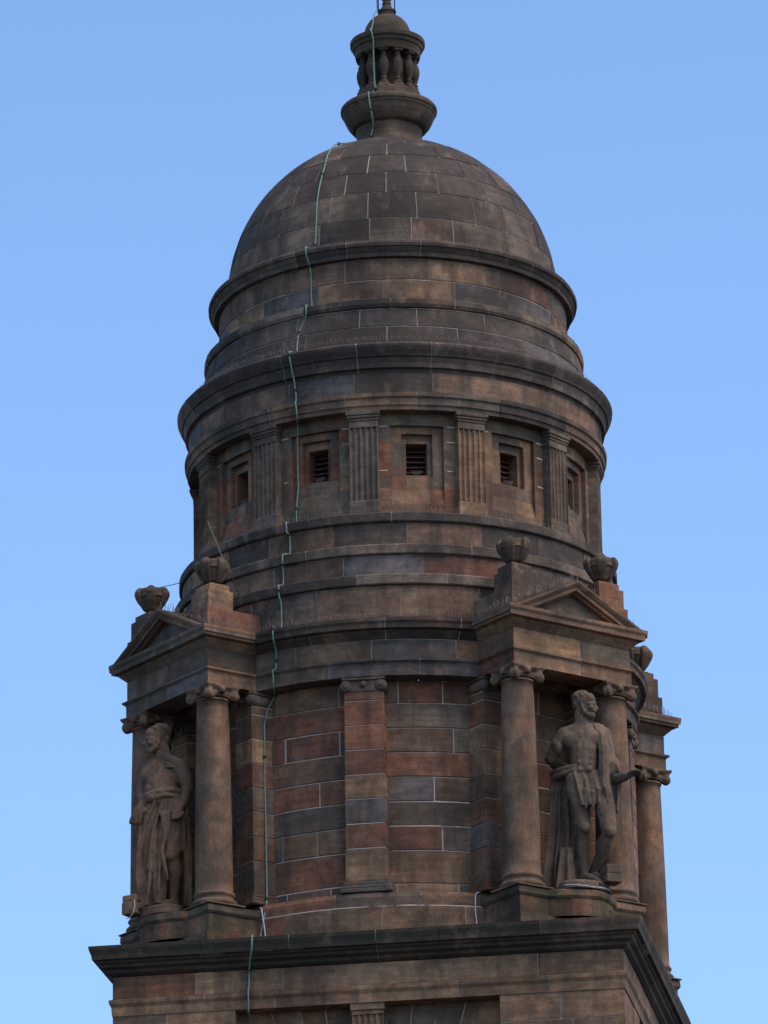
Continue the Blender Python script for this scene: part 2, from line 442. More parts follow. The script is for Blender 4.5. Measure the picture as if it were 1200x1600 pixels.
# --- main entablature of the lower drum (runs on round the porches)
ENT = [(-.25, 25.15), (.20, 25.149), (.20, 25.10), (.175, 25.06), (.17, 24.997), (.09, 24.985), (.085, 24.955), (.03, 24.90), (.0, 24.868)]
FRZ = [(.0, 24.868), (0, 24.56)]
ARC = [(0, 24.565), (.06, 24.555), (.055, 24.525), (.02, 24.50), (.012, 24.48), (.012, 24.31), (-.3, 24.312)]
bm = newbm(); RF = 3.60
ring_stones(bm, [(RF+o, z) for o, z in ENT], 20, PAL_LEDGE+BRN[:2], .1); mortar_ring(bm, [(RF+o, z) for o, z in ENT])
ring_stones(bm, [(RF+o, z) for o, z in FRZ], 18, PAL_LOW, .25, zgap=.005); mortar_ring(bm, [(RF+o, z) for o, z in FRZ])
ring_stones(bm, [(RF+o, z) for o, z in ARC], 18, PAL_MID, .05); mortar_ring(bm, [(RF+o, z) for o, z in ARC])
obj('drum_entablature', bm, [M_BLK, M_MOR], ROOT)

# --- three stepped rings up to the belfry
bm = newbm()
for (rw, z1, z0, rb, zb0, n, ph) in ((3.52, 25.737, 25.15, 0, 0, 18, .0), (3.42, 26.24, 25.90, 3.575, 25.735, 18, .1), (3.33, 26.783, 26.40, 3.475, 26.243, 20, .2)):
    ring_stones(bm, [(rw, z1), (rw, z0)], n, PAL_MID, ph, zgap=.005); mortar_ring(bm, [(rw, z1+.02), (rw, z0-.02)])
    if rb:
        p = [(rw-.02, z0+.012), (rb-.02, z0), (rb, z0-.02), (rb, zb0+.015), (rb-.012, zb0), (rw-.05, zb0+.004)]
        ring_stones(bm, p, 16, PAL_LEDGE+BRN[:1], ph+.3); mortar_ring(bm, p)
p = [(3.0, 26.95), (3.36, 26.93), (3.385, 26.91), (3.385, 26.795), (3.372, 26.778), (3.28, 26.782)]
ring_stones(bm, p, 16, PAL_LEDGE, .15); mortar_ring(bm, p)
obj('stepped_rings', bm, [M_UP, M_MOR], ROOT)

# --- belfry stage: twelve relief bays with square windows, twelve fluted pilasters
R0, R1, R2 = 3.03, 2.968, 2.89
ZB, ZT = 26.90, 28.64
def bay(a, tint):
    """curved wall panel with a sunk frame, an inner splay and a square opening."""
    bm = newbm()
    A = [-.262, -.225, -.132, -.079, -.056, .056, .079, .132, .225, .262]
    Z = [ZB, 27.17, 27.42, 27.625, 27.672, 28.172, 28.30, 28.415, ZT]
    def rad(i, j):                                        # cell radius; None = opening
        x = (A[i]+A[i+1])/2; z = (Z[j]+Z[j+1])/2
        if abs(x) < .056 and 27.672 < z < 28.172: return None
        if abs(x) < .079 and 27.625 < z < 28.30: return R2
        if abs(x) < .132 and 27.42 < z < 28.415: return R1
        return R0
    P = lambda r, t, z: (r*cos(a+t), r*sin(a+t), z)
    blocks = {}
    def colour(i, j):
        key = (0 if i < 2 else 1 if i < 4 else 2 if i < 5 else 3 if i < 7 else 4, 0 if j < 2 else 1 if j < 3 else 2 if j < 5 else 3 if j < 7 else 4)
        if key[1] in (0, 4): key = (key[0]//3, key[1])
        if key not in blocks: blocks[key] = pick(tint)
        return blocks[key]
    ni, nj = len(A)-1, len(Z)-1
    for i in range(ni):
        for j in range(nj):
            r = rad(i, j); c = colour(i, j)
            if r:
                k = max(1, round((A[i+1]-A[i])/.03)); 
                lo = r
                for q in range(k):
                    t0 = A[i]+(A[i+1]-A[i])*q/k; t1 = A[i]+(A[i+1]-A[i])*(q+1)/k
                    rb = rt_ = r
                    if j == 1 and 2 <= i <= 6: rt_ = r - .06          # sloping sill under the frame
                    if j == 2 and 2 <= i <= 6: rb = rt_ = R1
                    quad(bm, P(rb, t0, Z[j]), P(rb, t1, Z[j]), P(rt_, t1, Z[j+1]), P(rt_, t0, Z[j+1]), c)
            back = r if r else R2-.26
            # returns between cells of different depth
            if i < ni-1:
                r3 = rad(i+1, j); r3 = r3 if r3 else R2-.26
                if r3 != back:
                    quad(bm, P(max(back, r3) if back > r3 else back, A[i+1], Z[j]), P(min(back, r3) if back > r3 else r3, A[i+1], Z[j]),
                         P(min(back, r3) if back > r3 else r3, A[i+1], Z[j+1]), P(max(back, r3) if back > r3 else back, A[i+1], Z[j+1]), c if back > r3 else colour(i+1, j))
            if j < nj-1:
                r3 = rad(i, j+1); r3 = r3 if r3 else R2-.26
                if r3 != back and not (j == 1 and 2 <= i <= 6):
                    quad(bm, P(back, A[i], Z[j+1]), P(back, A[i+1], Z[j+1]), P(r3, A[i+1], Z[j+1]), P(r3, A[i], Z[j+1]), c if back > r3 else colour(i, j+1))
    for tt in (A[2], A[7]):
        face(bm, [bm.verts.new(P(R0, tt, Z[1])), bm.verts.new(P(R0, tt, Z[2])), bm.verts.new(P(R0-.064, tt, Z[2]))], colour(0, 1))
    # pale pointing round some stones
    mc = (.1, .1, .1, 0)
    for (t0, t1, z, r) in ((-.225, -.15, 28.40, R0), (-.225, -.15, 27.70, R0), (.15, .225, 28.40, R0), (.15, .225, 27.70, R0), (.15, .225, 28.16, R0)):
        if random.random() < .75:
            quad(bm, P(r+.003, t0, z), P(r+.003, t1, z), P(r+.003, t1, z+.014), P(r+.003, t0, z+.014), mc, 1)
    return obj('belfry_wall', bm, [M_BLK, M_MOR], ROOT)
def louvre(a):
    bm = newbm(); P = lambda r, t, z: (r*cos(a+t), r*sin(a+t), z)
    r = R2-.20
    for q in range(6):
        z0 = 27.672+q*.083; 
        quad(bm, P(r+.05, -.075, z0), P(r+.05, .075, z0), P(r-.03, .075, z0+.075), P(r-.03, -.075, z0+.075))
        quad(bm, P(r+.05, -.075, z0+.012), P(r+.05, -.075, z0), P(r+.05, .075, z0), P(r+.05, .075, z0+.012))
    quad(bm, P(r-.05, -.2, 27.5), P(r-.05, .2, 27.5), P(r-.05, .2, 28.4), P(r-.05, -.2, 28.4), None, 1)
    wdw = obj('window', bm, [M_LOUV, M_DARK], ROOT)
    bm = newbm()
    for q in range(7):
        t = (q-3)*.0065; b = P(R2-.03, t*.45, 27.675); tp = P(R2-.03, t*1.7, 27.675+.085)
        tube(bm, [b, tp], .0042, 4)
    obj('spike_fan', bm, M_SPK, wdw)
for k in range(12):
    a = FRONT+R_(15)+k*R_(30)
    bay(a, RED[:2]+BRN+GRY if k in (11, 0, 10) else TAN+BRN*2+GRY+RED[1:2])
    louvre(a)
def belfry_pilaster(k):
    a = FRONT+k*R_(30); c = pick(GRY+BRN+TAN[:1]); hw, v = .212, 3.17
    bm = newbm(); nf, dep = 5, .032; pts = []
    for i in range(nf):
        x0 = -hw+2*hw*(i+.09)/nf; x1 = -hw+2*hw*(i+.91)/nf; m = (x0+x1)/2; h = (x1-x0)/2
        pts += [(x0, v)] + [(m-h*cos(t), v-dep*sin(t)) for t in (pi*.15, pi*.35, pi*.5, pi*.65, pi*.85)] + [(x1, v)]
    pts = [(-hw, v)] + pts + [(hw, v)]
    for i in range(len(pts)-1):
        (x0, y0), (x1, y1) = pts[i], pts[i+1]
        quad(bm, (y0, x0, 27.19), (y1, x1, 27.19), (y1, x1, 28.36), (y0, x0, 28.36), c)
    quad(bm, (v, hw, 27.19), (2.9, hw, 27.19), (2.9, hw, 28.36), (v, hw, 28.36), c)
    quad(bm, (2.9, -hw, 27.19), (v, -hw, 27.19), (v, -hw, 28.36), (2.9, -hw, 28.36), c)
    p = obj('pilaster', bm_rot(bm, a), [M_UP, M_MOR], ROOT)
    bm = newbm(); box(bm, 2.9, v+.012, -hw-.022, hw+.022, 26.93, 27.195, c, 0, .01); obj('pilaster_base', bm_rot(bm, a), [M_UP, M_MOR], p)
    bm = newbm(); c2 = pick(GRY)
    box(bm, 2.9, v+.005, -hw-.006, hw+.006, 28.355, 28.46, c2, 0, .006)
    for (o, za, zb) in ((.022, 28.461, 28.50), (.042, 28.501, 28.545), (.06, 28.546, 28.612)):
        box(bm, 2.9, v+o*.9, -hw-o*.8, hw+o*.8, za, zb, c2, 0, .01)
    obj('capital', bm_rot(bm, a), [M_UP, M_MOR], p)
for k in range(12): belfry_pilaster(k)
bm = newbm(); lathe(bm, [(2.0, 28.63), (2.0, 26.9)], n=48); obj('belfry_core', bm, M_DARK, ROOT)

# --- belfry entablature, attic and the band under the dome
bm = newbm()
p = [(3.21, 28.875), (3.285, 28.86), (3.28, 28.80), (3.25, 28.775), (3.245, 28.675), (3.222, 28.665), (3.215, 28.605), (2.7, 28.61)]
ring_stones(bm, p, 16, PAL_UP, .3); mortar_ring(bm, p)
ring_stones(bm, [(3.215, 29.205), (3.215, 28.87)], 17, PAL_UP+BRN, FRONT+.02, zgap=.004, jitter_joint=.2); mortar_ring(bm, [(3.215, 29.21), (3.215, 28.86)])
p = [(3.05, 29.70), (3.36, 29.64), (3.395, 29.60), (3.39, 29.565), (3.37, 29.52), (3.335, 29.46), (3.325, 29.435), (3.295, 29.42), (3.29, 29.385), (3.275, 29.34), (3.27, 29.265), (3.215, 29.25), (3.21, 29.2)]
ring_stones(bm, p, 18, PAL_LEDGE, .12); mortar_ring(bm, p)
obj('belfry_entablature', bm, [M_UP, M_MOR], ROOT)
bm = newbm()
ring_stones(bm, [(2.93, 30.345), (3.00, 30.03)], 19, SOOT*3+BLU[1:]+GRY[:1], .05, zgap=.004); ring_stones(bm, [(3.0, 30.03), (3.09, 29.66)], 15, SOOT*3+BLU[1:]+GRY[:1], .18, zgap=.004)
mortar_ring(bm, [(2.93, 30.35), (3.0, 30.03), (3.09, 29.66)])
p = [(2.70, 30.53), (2.93, 30.515), (2.97, 30.49), (2.975, 30.41), (2.955, 30.36), (2.90, 30.342)]
ring_stones(bm, p, 15, GRY+BRN+SOOT[:1], .2); mortar_ring(bm, p)
obj('attic_ring', bm, [M_UP, M_MOR], ROOT)
bm = newbm()
ring_stones(bm, [(2.73, 31.235), (2.73, 30.89)], 14, BRN*2+GRY+BLU+RED[:1]+TAN, FRONT-.08, zgap=.006); ring_stones(bm, [(2.73, 30.89), (2.735, 30.515)], 16, BRN+GRY*2+BLU+TAN+RED[:1], FRONT+.1, zgap=.006)
mortar_ring(bm, [(2.73, 31.24), (2.73, 30.5)])
p = [(2.55, 31.52), (2.84, 31.50), (2.885, 31.475), (2.90, 31.44), (2.89, 31.395), (2.865, 31.385), (2.83, 31.325), (2.815, 31.31), (2.81, 31.245), (2.72, 31.235)]
ring_stones(bm, p, 18, PAL_LEDGE, .1); mortar_ring(bm, p)
obj('dome_band', bm, [M_UP, M_MOR], ROOT)

# --- dome
bm = newbm(); ZC, RD_ = 31.576, 2.6
rows = [-.5, 8.9, 19.7, 29.6, 40.6, 51.5, 63., 81.]
for i, n in enumerate((22, 21, 20, 18, 16, 12, 8)):
    f0, f1 = R_(rows[i]), R_(rows[i+1]); g = .006/2.6
    da = 2*pi/n; ph = random.random()*da
    js = [ph+q*da+random.uniform(-.16, .16)*da for q in range(n)]
    for q in range(n):
        rr = RD_*cos(f0); a0 = js[q]+.007/rr; a1 = (js[q+1] if q < n-1 else js[0]+2*pi)-.007/rr
        c = pick(PAL_DOME if i else GRY*2+BRN+SOOT)
        d = random.uniform(-.004, .004); m = 5
        prof = [(RD_+d)*1 for _ in range(m+1)]
        pr = [((RD_+d)*cos(f1-g-(f1-f0-2*g)*t/m), ZC+(RD_+d)*sin(f1-g-(f1-f0-2*g)*t/m)) for t in range(m+1)]
        lathe(bm, pr, a0, a1, max(3, int((a1-a0)/R_(2))), c, 0, True)
lathe(bm, [((RD_-.012)*cos(R_(t)), ZC+(RD_-.012)*sin(R_(t))) for t in range(84, -2, -2)], n=120, col=(.1,)*4, mi=1, smooth=True)
obj('dome', bm, [M_UP, M_MOR2], ROOT)

# --- lantern on the dome: bell-shaped foot, baluster ring, cap and finial
bm = newbm(); c = (.115, .102, .09, .3)
lathe(bm, [(.35, 35.0), (.49, 34.98), (.51, 34.93), (.74, 34.875), (.765, 34.845), (.77, 34.815), (.766, 34.785), (.745, 34.765), (.742, 34.74), (.725, 34.715), (.70, 34.65), (.66, 34.57), (.605, 34.50), (.56, 34.475), (.535, 34.48), (.525, 34.40), (.52, 34.33), (.53, 34.26), (.56, 34.20), (.62, 34.08)], n=72, col=c, smooth=False)
for a in range(12):                                       # lobed course under the balusters
    t = FRONT+a*R_(30); st = len(bm.verts)
    box(bm, .34, .505, -.10, .10, 35.03, 35.125, pick(BRN+RED[:1]), 0, .03); box(bm, .36, .485, -.078, .078, 35.11, 35.155, pick(BRN), 0, .012)
    xform(bm, st, Matrix.Rotation(t, 4, 'Z'))
lathe(bm, [(.40, 35.11), (.485, 35.10), (.51, 35.06), (.518, 34.90)], n=60, col=c)
lathe(bm, [(.36, 35.75), (.33, 35.7), (.25, 35.6), (.25, 35.2), (.40, 35.1)], n=40, col=(.05, .045, .04, .1))
lan = obj('lantern', bm, M_URN, ROOT)
bprof = [(.0, .58), (.055, .58), (.055, .545), (.042, .535), (.038, .50), (.052, .485), (.04, .47), (.055, .43), (.078, .37), (.084, .31), (.074, .23), (.052, .16), (.038, .12), (.036, .095), (.055, .085), (.055, .065), (.042, .055), (.06, .03), (.065, 0)]
def baluster():
    bm = newbm(); lathe(bm, bprof, n=20, col=None, smooth=True); box(bm, -.075, .075, -.075, .075, .545, .60, None, 0, .008); return bm
b0 = None
for k in range(12):
    t = FRONT+k*R_(30); L = (.425*cos(t), .425*sin(t), 35.15+ZO)
    if b0 is None: b0 = b = obj('baluster', baluster(), M_URN, lan, L, t)
    else:
        b = b0.copy(); C.objects.link(b); b.location = L; b.rotation_euler.z = t
bm = newbm()
lathe(bm, [(.30, 36.06), (.56, 36.03), (.595, 36.015), (.60, 35.99), (.597, 35.94), (.57, 35.92), (.56, 35.87), (.535, 35.85), (.52, 35.775), (.515, 35.735), (.30, 35.738)], n=64, col=c)
obj('lantern_cornice', bm, M_URN, lan)
bm = newbm()
lathe(bm, [(.04, 36.50), (.13, 36.49)] + [(.375*sin(R_(t)), 36.12+.385*cos(R_(t))) for t in range(22, 91, 6)] + [(.38, 36.05)], n=56, col=c, smooth=True)
obj('cap', bm, M_URN, lan)
bm = newbm()
lathe(bm, [(0, 37.3), (.02, 37.25), (.03, 37.0), (.06, 36.97), (.11, 36.93), (.125, 36.87), (.11, 36.80), (.07, 36.765), (.06, 36.74), (.075, 36.70), (.07, 36.66), (.10, 36.60), (.145, 36.575), (.15, 36.545), (.13, 36.52), (.145, 36.50), (.14, 36.47)], n=32, col=c, smooth=False)
obj('finial', bm, M_URN, lan)
bm = newbm()
for x in (-.135, .125): tube(bm, [(x, -.09, 36.50), (x, -.09, 37.4)], .009, 6)
xform(bm, 0, Matrix.Rotation(T, 4, 'Z')); obj('rod', bm, M_IRON, lan)

# ------------------------------------------------------------------ corner porches
def porch_frame(k):
    d = DG(k); return Matrix.Rotation(atan2(d.y, d.x), 4, 'Z')      # local x outward (v), local y = u
FU, FV = 1.08, 4.30
def porch(k):
    Mx = porch_frame(k); seen = k != 3
    ppath = [(3.2, -FU), (FV, -FU), (FV, FU), (3.2, FU)]          # outward is on the right-hand side
    # entablature
    bm = newbm()
    sweep_stones(bm, ppath, [(-.5, 25.165)] + ENT[1:], PAL_MID, 1.0)
    sweep_stones(bm, ppath, FRZ, PAL_MID, 1.1, zgap=.004); sweep_stones(bm, ppath, ARC[:-1]+[(-.42, 24.312)], PAL_MID, 1.0)
    # ceiling inside the beams
    quad(bm, (3.2, -.7, 24.50), (3.9, -.7, 24.50), (3.9, .7, 24.50), (3.2, .7, 24.50), pick(GRY))
    for (p, q) in (((3.2, -.67), (3.89, -.67)), ((3.89, -.67), (3.89, .67)), ((3.89, .67), (3.2, .67))):
        quad(bm, (*q, 24.312), (*p, 24.312), (*p, 24.5), (*q, 24.5), pick(GRY))
    obj('porch_entablature', bm_x(bm, Mx), [M_BLK, M_MOR], ROOT)
    # pediment: tympanum, raking cornice and gable roof
    bm = newbm(); vf, hu, za, zt = FV+.195, FU+.195, 25.72, 25.10
    sl_ = (za-zt)/hu
    def rake(o0, o1, v0, v1, col):                      # o = drop below the outer slope line, v = outward face
        for sg in (-1, 1):
            f = lambda u, o: za-o-abs(u)*sl_
            u1 = hu if o1 < .05 else (za-o1-25.13)/sl_ if (za-o1-25.13)/sl_ < hu else hu
            ue0 = min(hu, (za-o0-25.12)/sl_+.02); ue1 = min(hu, (za-o1-25.12)/sl_+.02)
            a = [(v0, 0, f(0, o0)), (v0, sg*ue0, f(ue0, o0)), (v1, sg*ue1, f(ue1, o1)), (v1, 0, f(0, o1))]
            if sg > 0: a = a[::-1]
            quad(bm, *a, col)
    cr = [pick(BRN), pick(BRN)]
    steps = [(-.0, vf), (.04, vf), (.085, vf-.035), (.09, vf-.05), (.15, vf-.055), (.155, vf-.10), (.185, vf-.13), (.19, vf-.20)]
    for i in range(len(steps)-1):
        (o0, v0), (o1, v1) = steps[i], steps[i+1]; rake(o0, o1, v0, v1, cr[i % 2])
    # tympanum
    ct = pick(GRY+BLU); y = vf-.20; ub = (za-.19-25.14)/sl_
    face(bm, [bm.verts.new(p) for p in ((y, -ub-.1, 25.10), (y, ub+.1, 25.10), (y, 0, za-.13))], ct)
    # roof
    for sg in (-1, 1):
        a = [(vf, 0, za), (3.1, 0, za), (3.1, sg*hu, zt), (vf, sg*hu, zt)]
        quad(bm, *(a if sg > 0 else a[::-1]), pick(GRY))
        a = [(vf, sg*hu, zt), (3.1, sg*hu, zt), (3.1, sg*hu, zt-.06), (vf, sg*hu, zt-.06)]
        quad(bm, *(a if sg > 0 else a[::-1]), pick(GRY))
    obj('pediment', bm_x(bm, Mx), [M_BLK, M_MOR], ROOT)
    # stepped parapets carrying the urns
    for sg in (-1, 1):
        bm = newbm(); c = pick(BRN+TAN+RED); s0, s1 = sorted((sg*FU, sg*(FU-.52)))
        def pb(v0, v1, i, z0, z1, col):
            a, b = sorted((sg*(FU-i), sg*(FU-i-.44 if i < .08 else FU-i-.34)))
            box(bm, v0, v1, a, b, z0, z1, col, 0, .006)
        a, b = sorted((sg*FU, sg*(FU-.54)))
        box(bm, 3.2, FV, a, b, 25.15, 25.50, pick(BRN+RED), 0, .006)
        a, b = sorted((sg*(FU-.035), sg*(FU-.50))); box(bm, FV-.49, FV-.045, a, b, 25.502, 25.80, c, 0, .008)
        a, b = sorted((sg*(FU-.075), sg*(FU-.46))); box(bm, FV-.45, FV-.095, a, b, 25.802, 25.90, c, 0, .008)
        a, b = sorted((sg*(FU-.13), sg*(FU-.41))); box(bm, FV-.41, FV-.15, a, b, 25.901, 25.93, c, 0, .006)
        obj('urn_pedestal', bm_x(bm, Mx), [M_UP, M_MOR], ROOT)
    # pedestal of the porch
    bm = newbm()
    pp = [(3.2, -1.16), (4.40, -1.16), (4.40, 1.16), (3.2, 1.16)]
    sweep_stones(bm, pp, [(-.1, 20.54), (0, 20.53), (0, 20.36)], BRN+RED, 1.2)
    def pedpath(e):
        w = 1.13+e; v = 4.35+e; n = 14; u0 = .62; b = .36
        arc = [(v+b*cos(pi/2*(-1+2*i/n))*1.0 if 0 < i < n else v, -u0+2*u0*i/n) for i in range(n+1)]
        return [(3.2, -w), (v, -w)] + arc + [(v, w), (3.2, w)]
    P0 = pedpath(0)
    sweep_stones(bm, P0, [(-.05, 20.80), (0, 20.795), (0, 20.54)], BRN+RED, 1.0, mortar=True, gap=.0)
    sweep_stones(bm, pedpath(.0), [(.0, 20.938), (.03, 20.925), (.035, 20.835), (.012, 20.80), (0, 20.795)], BRN+GRY, 1.0, gap=0)
    vs = [bm.verts.new((p[0], p[1], 20.936)) for p in pedpath(0)]; face(bm, vs, pick(GRY))
    obj('porch_pedestal', bm_x(bm, Mx), [M_LOW, M_MOR], ROOT)
def bm_x(bm, m):
    xform(bm, 0, m); return bm
for k in range(4): porch(k)

# columns
def column_meshes():
    bm = newbm()
    zt, zb = 24.075, 21.165
    prof = []
    for i in range(25):
        t = i/24; r = .278-.043*(t**1.7); prof.append((r, zb+(zt-zb)*t))
    prof = [(.25, zt+.03), (.255, zt+.015), (.25, zt)] + prof[::-1] + [(.295, zb-.0), (.295, zb-.02)]
    lathe(bm, prof, n=40, smooth=True); shaft = bm
    bm = newbm()
    lathe(bm, [(.25, 21.16), (.30, 21.155), (.315, 21.13), (.30, 21.105), (.285, 21.09), (.285, 21.06), (.32, 21.04), (.345, 21.01), (.335, 20.975), (.31, 20.96)], n=40, smooth=True)
    box(bm, -.33, .33, -.33, .33, 20.94, 20.965, None, 0, .01); base = bm
    # angular Ionic capital: abacus with hollowed sides, diagonal volutes, egg band
    bm = newbm()
    def abacus(z1, z0, h, dip):
        pts = []
        for s in range(4):
            for i in range(8):
                t = -1+2*i/8; x = h*t; y = h-dip*(1-t*t)
                a = s*pi/2; pts.append((x*cos(a)+y*sin(a), -x*sin(a)+y*cos(a)))
        tp = [bm.verts.new((*p, z1)) for p in pts]; bt = [bm.verts.new((*p, z0)) for p in pts]
        face(bm, tp[::-1]); face(bm, bt)
        n = len(pts)
        for i in range(n): face(bm, [tp[i], tp[(i+1) % n], bt[(i+1) % n], bt[i]])
    abacus(24.308, 24.268, .315, .045); abacus(24.268, 24.245, .295, .045)
    abacus(24.245, 24.14, .265, .05)
    lathe(bm, [(.20, 24.2), (.285, 24.185), (.29, 24.15), (.265, 24.115), (.25, 24.10), (.2, 24.095)], n=36, smooth=True)
    for s in range(4):
        a = pi/4+s*pi/2; st = len(bm.verts)
        # a volute is a scroll seen on both faces of the corner
        lathe(bm, [(0, .075), (.025, .075), (.03, .06), (.05, .05), (.05, .06), (.07, .06), (.08, .03), (.072, 0), (.08, -.03), (.07, -.06), (.05, -.06), (.05, -.05), (.03, -.06), (.025, -.075), (0, -.075)], n=20, smooth=False)
        xform(bm, st, Matrix.Rotation(a, 4, 'Z') @ Matrix.Diagonal((1, 1, 1, 1)) @ Matrix.Translation((.325, 0, 24.15)) @ Matrix.Rotation(pi/2, 4, 'X'))
        st = len(bm.verts); box(bm, -.10, .06, -.05, .05, -.02, .085, None, 0, .02)
        xform(bm, st, Matrix.Rotation(a, 4, 'Z') @ Matrix.Translation((.32, 0, 24.16)))
        st = len(bm.verts); lathe(bm, [(0, .06), (.025, .055), (.045, .03), (.05, -.04)], n=10, smooth=True)
        xform(bm, st, Matrix.Rotation(s*pi/2, 4, 'Z') @ Matrix.Translation((.26, 0, 24.225)) @ Matrix.Rotation(pi/2, 4, 'Y'))
    for v in bm.verts: v.co.z -= 0
    return shaft, base, bm
sh, ba, ca = column_meshes()
proto = None
for k in range(4):
    d = DG(k); Mx = porch_frame(k)
    for sg in (-1, 1):
        L = Mx @ Vector((4.07, sg*.86, ZO)); rz = atan2(d.y, d.x)
        if proto is None:
            proto = cobj = obj('column', sh, M_COL, ROOT, L, rz)
            kids = [obj('column_base', ba, M_COL, cobj, (0, 0, 0)), carve('capital', ca, M_COL, cobj, .016, 3)]
        else:
            cobj = proto.copy(); C.objects.link(cobj); cobj.location = L; cobj.rotation_euler.z = rz
            for ch in kids:
                c2 = ch.copy(); C.objects.link(c2); c2.parent = cobj

# ------------------------------------------------------------------ bird spikes along the ledges
def spike_ring(r, z, h, sp, lean=.12, jit=.3):
    bm = newbm(); n = int(2*pi*r/sp)
    for i in range(n):
        a = 2*pi*(i+random.uniform(-jit, jit))/n; hh = h*random.uniform(.75, 1.1)
        o = random.choice((-1, 0, 1))*.35*hh*lean/.12
        p = Vector((r*cos(a), r*sin(a), z)); e = Vector(((r+o*.3)*cos(a+o/r*.4), (r+o*.3)*sin(a+o/r*.4), z+hh))
        tube(bm, [p, e], .0036, 3)
    lathe(bm, [(r-.02, z+.008), (r+.02, z+.008), (r+.02, z-.004), (r-.02, z-.004)], n=120)
    obj('bird_spike_strip', bm, M_SPK, ROOT)
spike_ring(3.19, 26.93, .15, .034)
spike_ring(3.68, 25.14, .15, .040)
spike_ring(3.22, 29.68, .12, .040)
spike_ring(2.70, 31.50, .09, .04)
for k in (0, 1, 2):
    Mx = porch_frame(k)
    for sg in (-1, 1):
        bm = newbm()
        for i in range(28):
            v = 3.55+.72*i/28; p = Vector((v, sg*(FU+.08), 25.13)); e = p+Vector((random.uniform(-.03, .03), sg*random.uniform(-.02, .04), random.uniform(.13, .2)))
            tube(bm, [p, e], .0036, 3)
        obj('bird_spike_strip', bm_x(bm, Mx), M_SPK, ROOT)
        bm = newbm()
        for i in range(32):
            u = sg*(FU+.15)*(i+.5)/32; zz = 25.72-abs(u)*.62/1.275-.01; p = Vector((4.38, u, zz)); e = p+Vector((random.uniform(-.04, .02), random.uniform(-.05, .05), random.uniform(.10, .16)))
            tube(bm, [p, e], .0036, 3)
        obj('bird_spike_strip', bm_x(bm, Mx), M_SPK, ROOT)

# ------------------------------------------------------------------ statues
def capsule(bm, p0, r0, p1, r1, n=14):
    p0, p1 = Vector(p0), Vector(p1); ax = p1-p0; L = ax.length
    q = ax.to_track_quat('Z', 'Y').to_matrix().to_4x4() if L > 1e-6 else Matrix.Identity(4)
    pr = [(r0*cos(R_(t)), r0*sin(R_(t))) for t in (-89, -60, -30, 0)] + [(r1*cos(R_(t)), L+r1*sin(R_(t))) for t in (0, 30, 60, 89)]
    st = len(bm.verts); lathe(bm, pr[::-1], n=n); xform(bm, st, Matrix.Translation(p0) @ q)
def ellips(bm, c, r, rot=None, n=18):
    st = len(bm.verts); lathe(bm, [(cos(R_(t)), sin(R_(t))) for t in range(89, -90, -13)] + [(cos(R_(-89)), sin(R_(-89)))], n=n)
    m = Matrix.Translation(c) @ (rot.to_4x4() if rot else Matrix.Identity(4)) @ Matrix.Diagonal((*r, 1)); xform(bm, st, m)
def sheet(bm, rows, folds, amp, thick=.045, ph=0., n=36):
    """thick cloth hung between the left and right edges given in rows."""
    F, B = [], []
    for i, (a, b) in enumerate(rows):
        a, b = Vector(a), Vector(b); d = (b-a); nrm = Vector((d.y, -d.x, 0)).normalized(); f, g = [], []
        t_ = i/(len(rows)-1)
        for j in range(n+1):
            t = j/n; w_ = amp*(.35+.65*t_)*(sin(2*pi*folds*t+ph+.6*sin(3*t_+ph))*.7 + .4*sin(2*pi*folds*1.73*t+ph*2+t_))
            p = a+d*t+nrm*w_; f.append(bm.verts.new(p)); g.append(bm.verts.new(p-nrm*thick))
        F.append(f); B.append(g)
    m = len(rows)-1
    for i in range(m):
        for j in range(n):
            face(bm, [F[i][j], F[i+1][j], F[i+1][j+1], F[i][j+1]]); face(bm, [B[i][j], B[i][j+1], B[i+1][j+1], B[i+1][j]])
        face(bm, [F[i][0], B[i][0], B[i+1][0], F[i+1][0]]); face(bm, [F[i][n], F[i+1][n], B[i+1][n], B[i][n]])
    for j in range(n):
        face(bm, [F[0][j], F[0][j+1], B[0][j+1], B[0][j]]); face(bm, [F[m][j], B[m][j], B[m][j+1], F[m][j+1]])
def chain(bm, pts, rad):
    for i in range(len(pts)-1):
        r0 = rad[i] if isinstance(rad, list) else rad; r1 = rad[i+1] if isinstance(rad, list) else rad
        capsule(bm, pts[i], r0, pts[i+1], r1, 12)
def statue_space(fx, fy, lean):
    sc = 104.
    def S(px, py, d=0.): return Vector(((px-fx+(fy-py)*math.tan(R_(lean)))/sc, -d, ((fy-py)-d*33)/103.))
    return S, (lambda r: r/sc)
TW = Matrix.Rotation(-T, 4, 'Z')
def porch_point(k, u, v, z): return TW @ (porch_frame(k) @ Vector((v, u, z+ZO)))
def plinth(name, parent, m, rx, ry, h, rot):
    bm = newbm(); lathe(bm, [(0, .0), (.9, 0), (.97, -.012), (1, -.04), (1, -h*.6), (1.04, -h*.7), (1.04, -h)], n=40)
    xform(bm, 0, Matrix.Rotation(rot, 4, 'Z') @ Matrix.Diagonal((rx, ry, 1, 1))); return obj(name, bm, m, parent, (0, 0, 0))
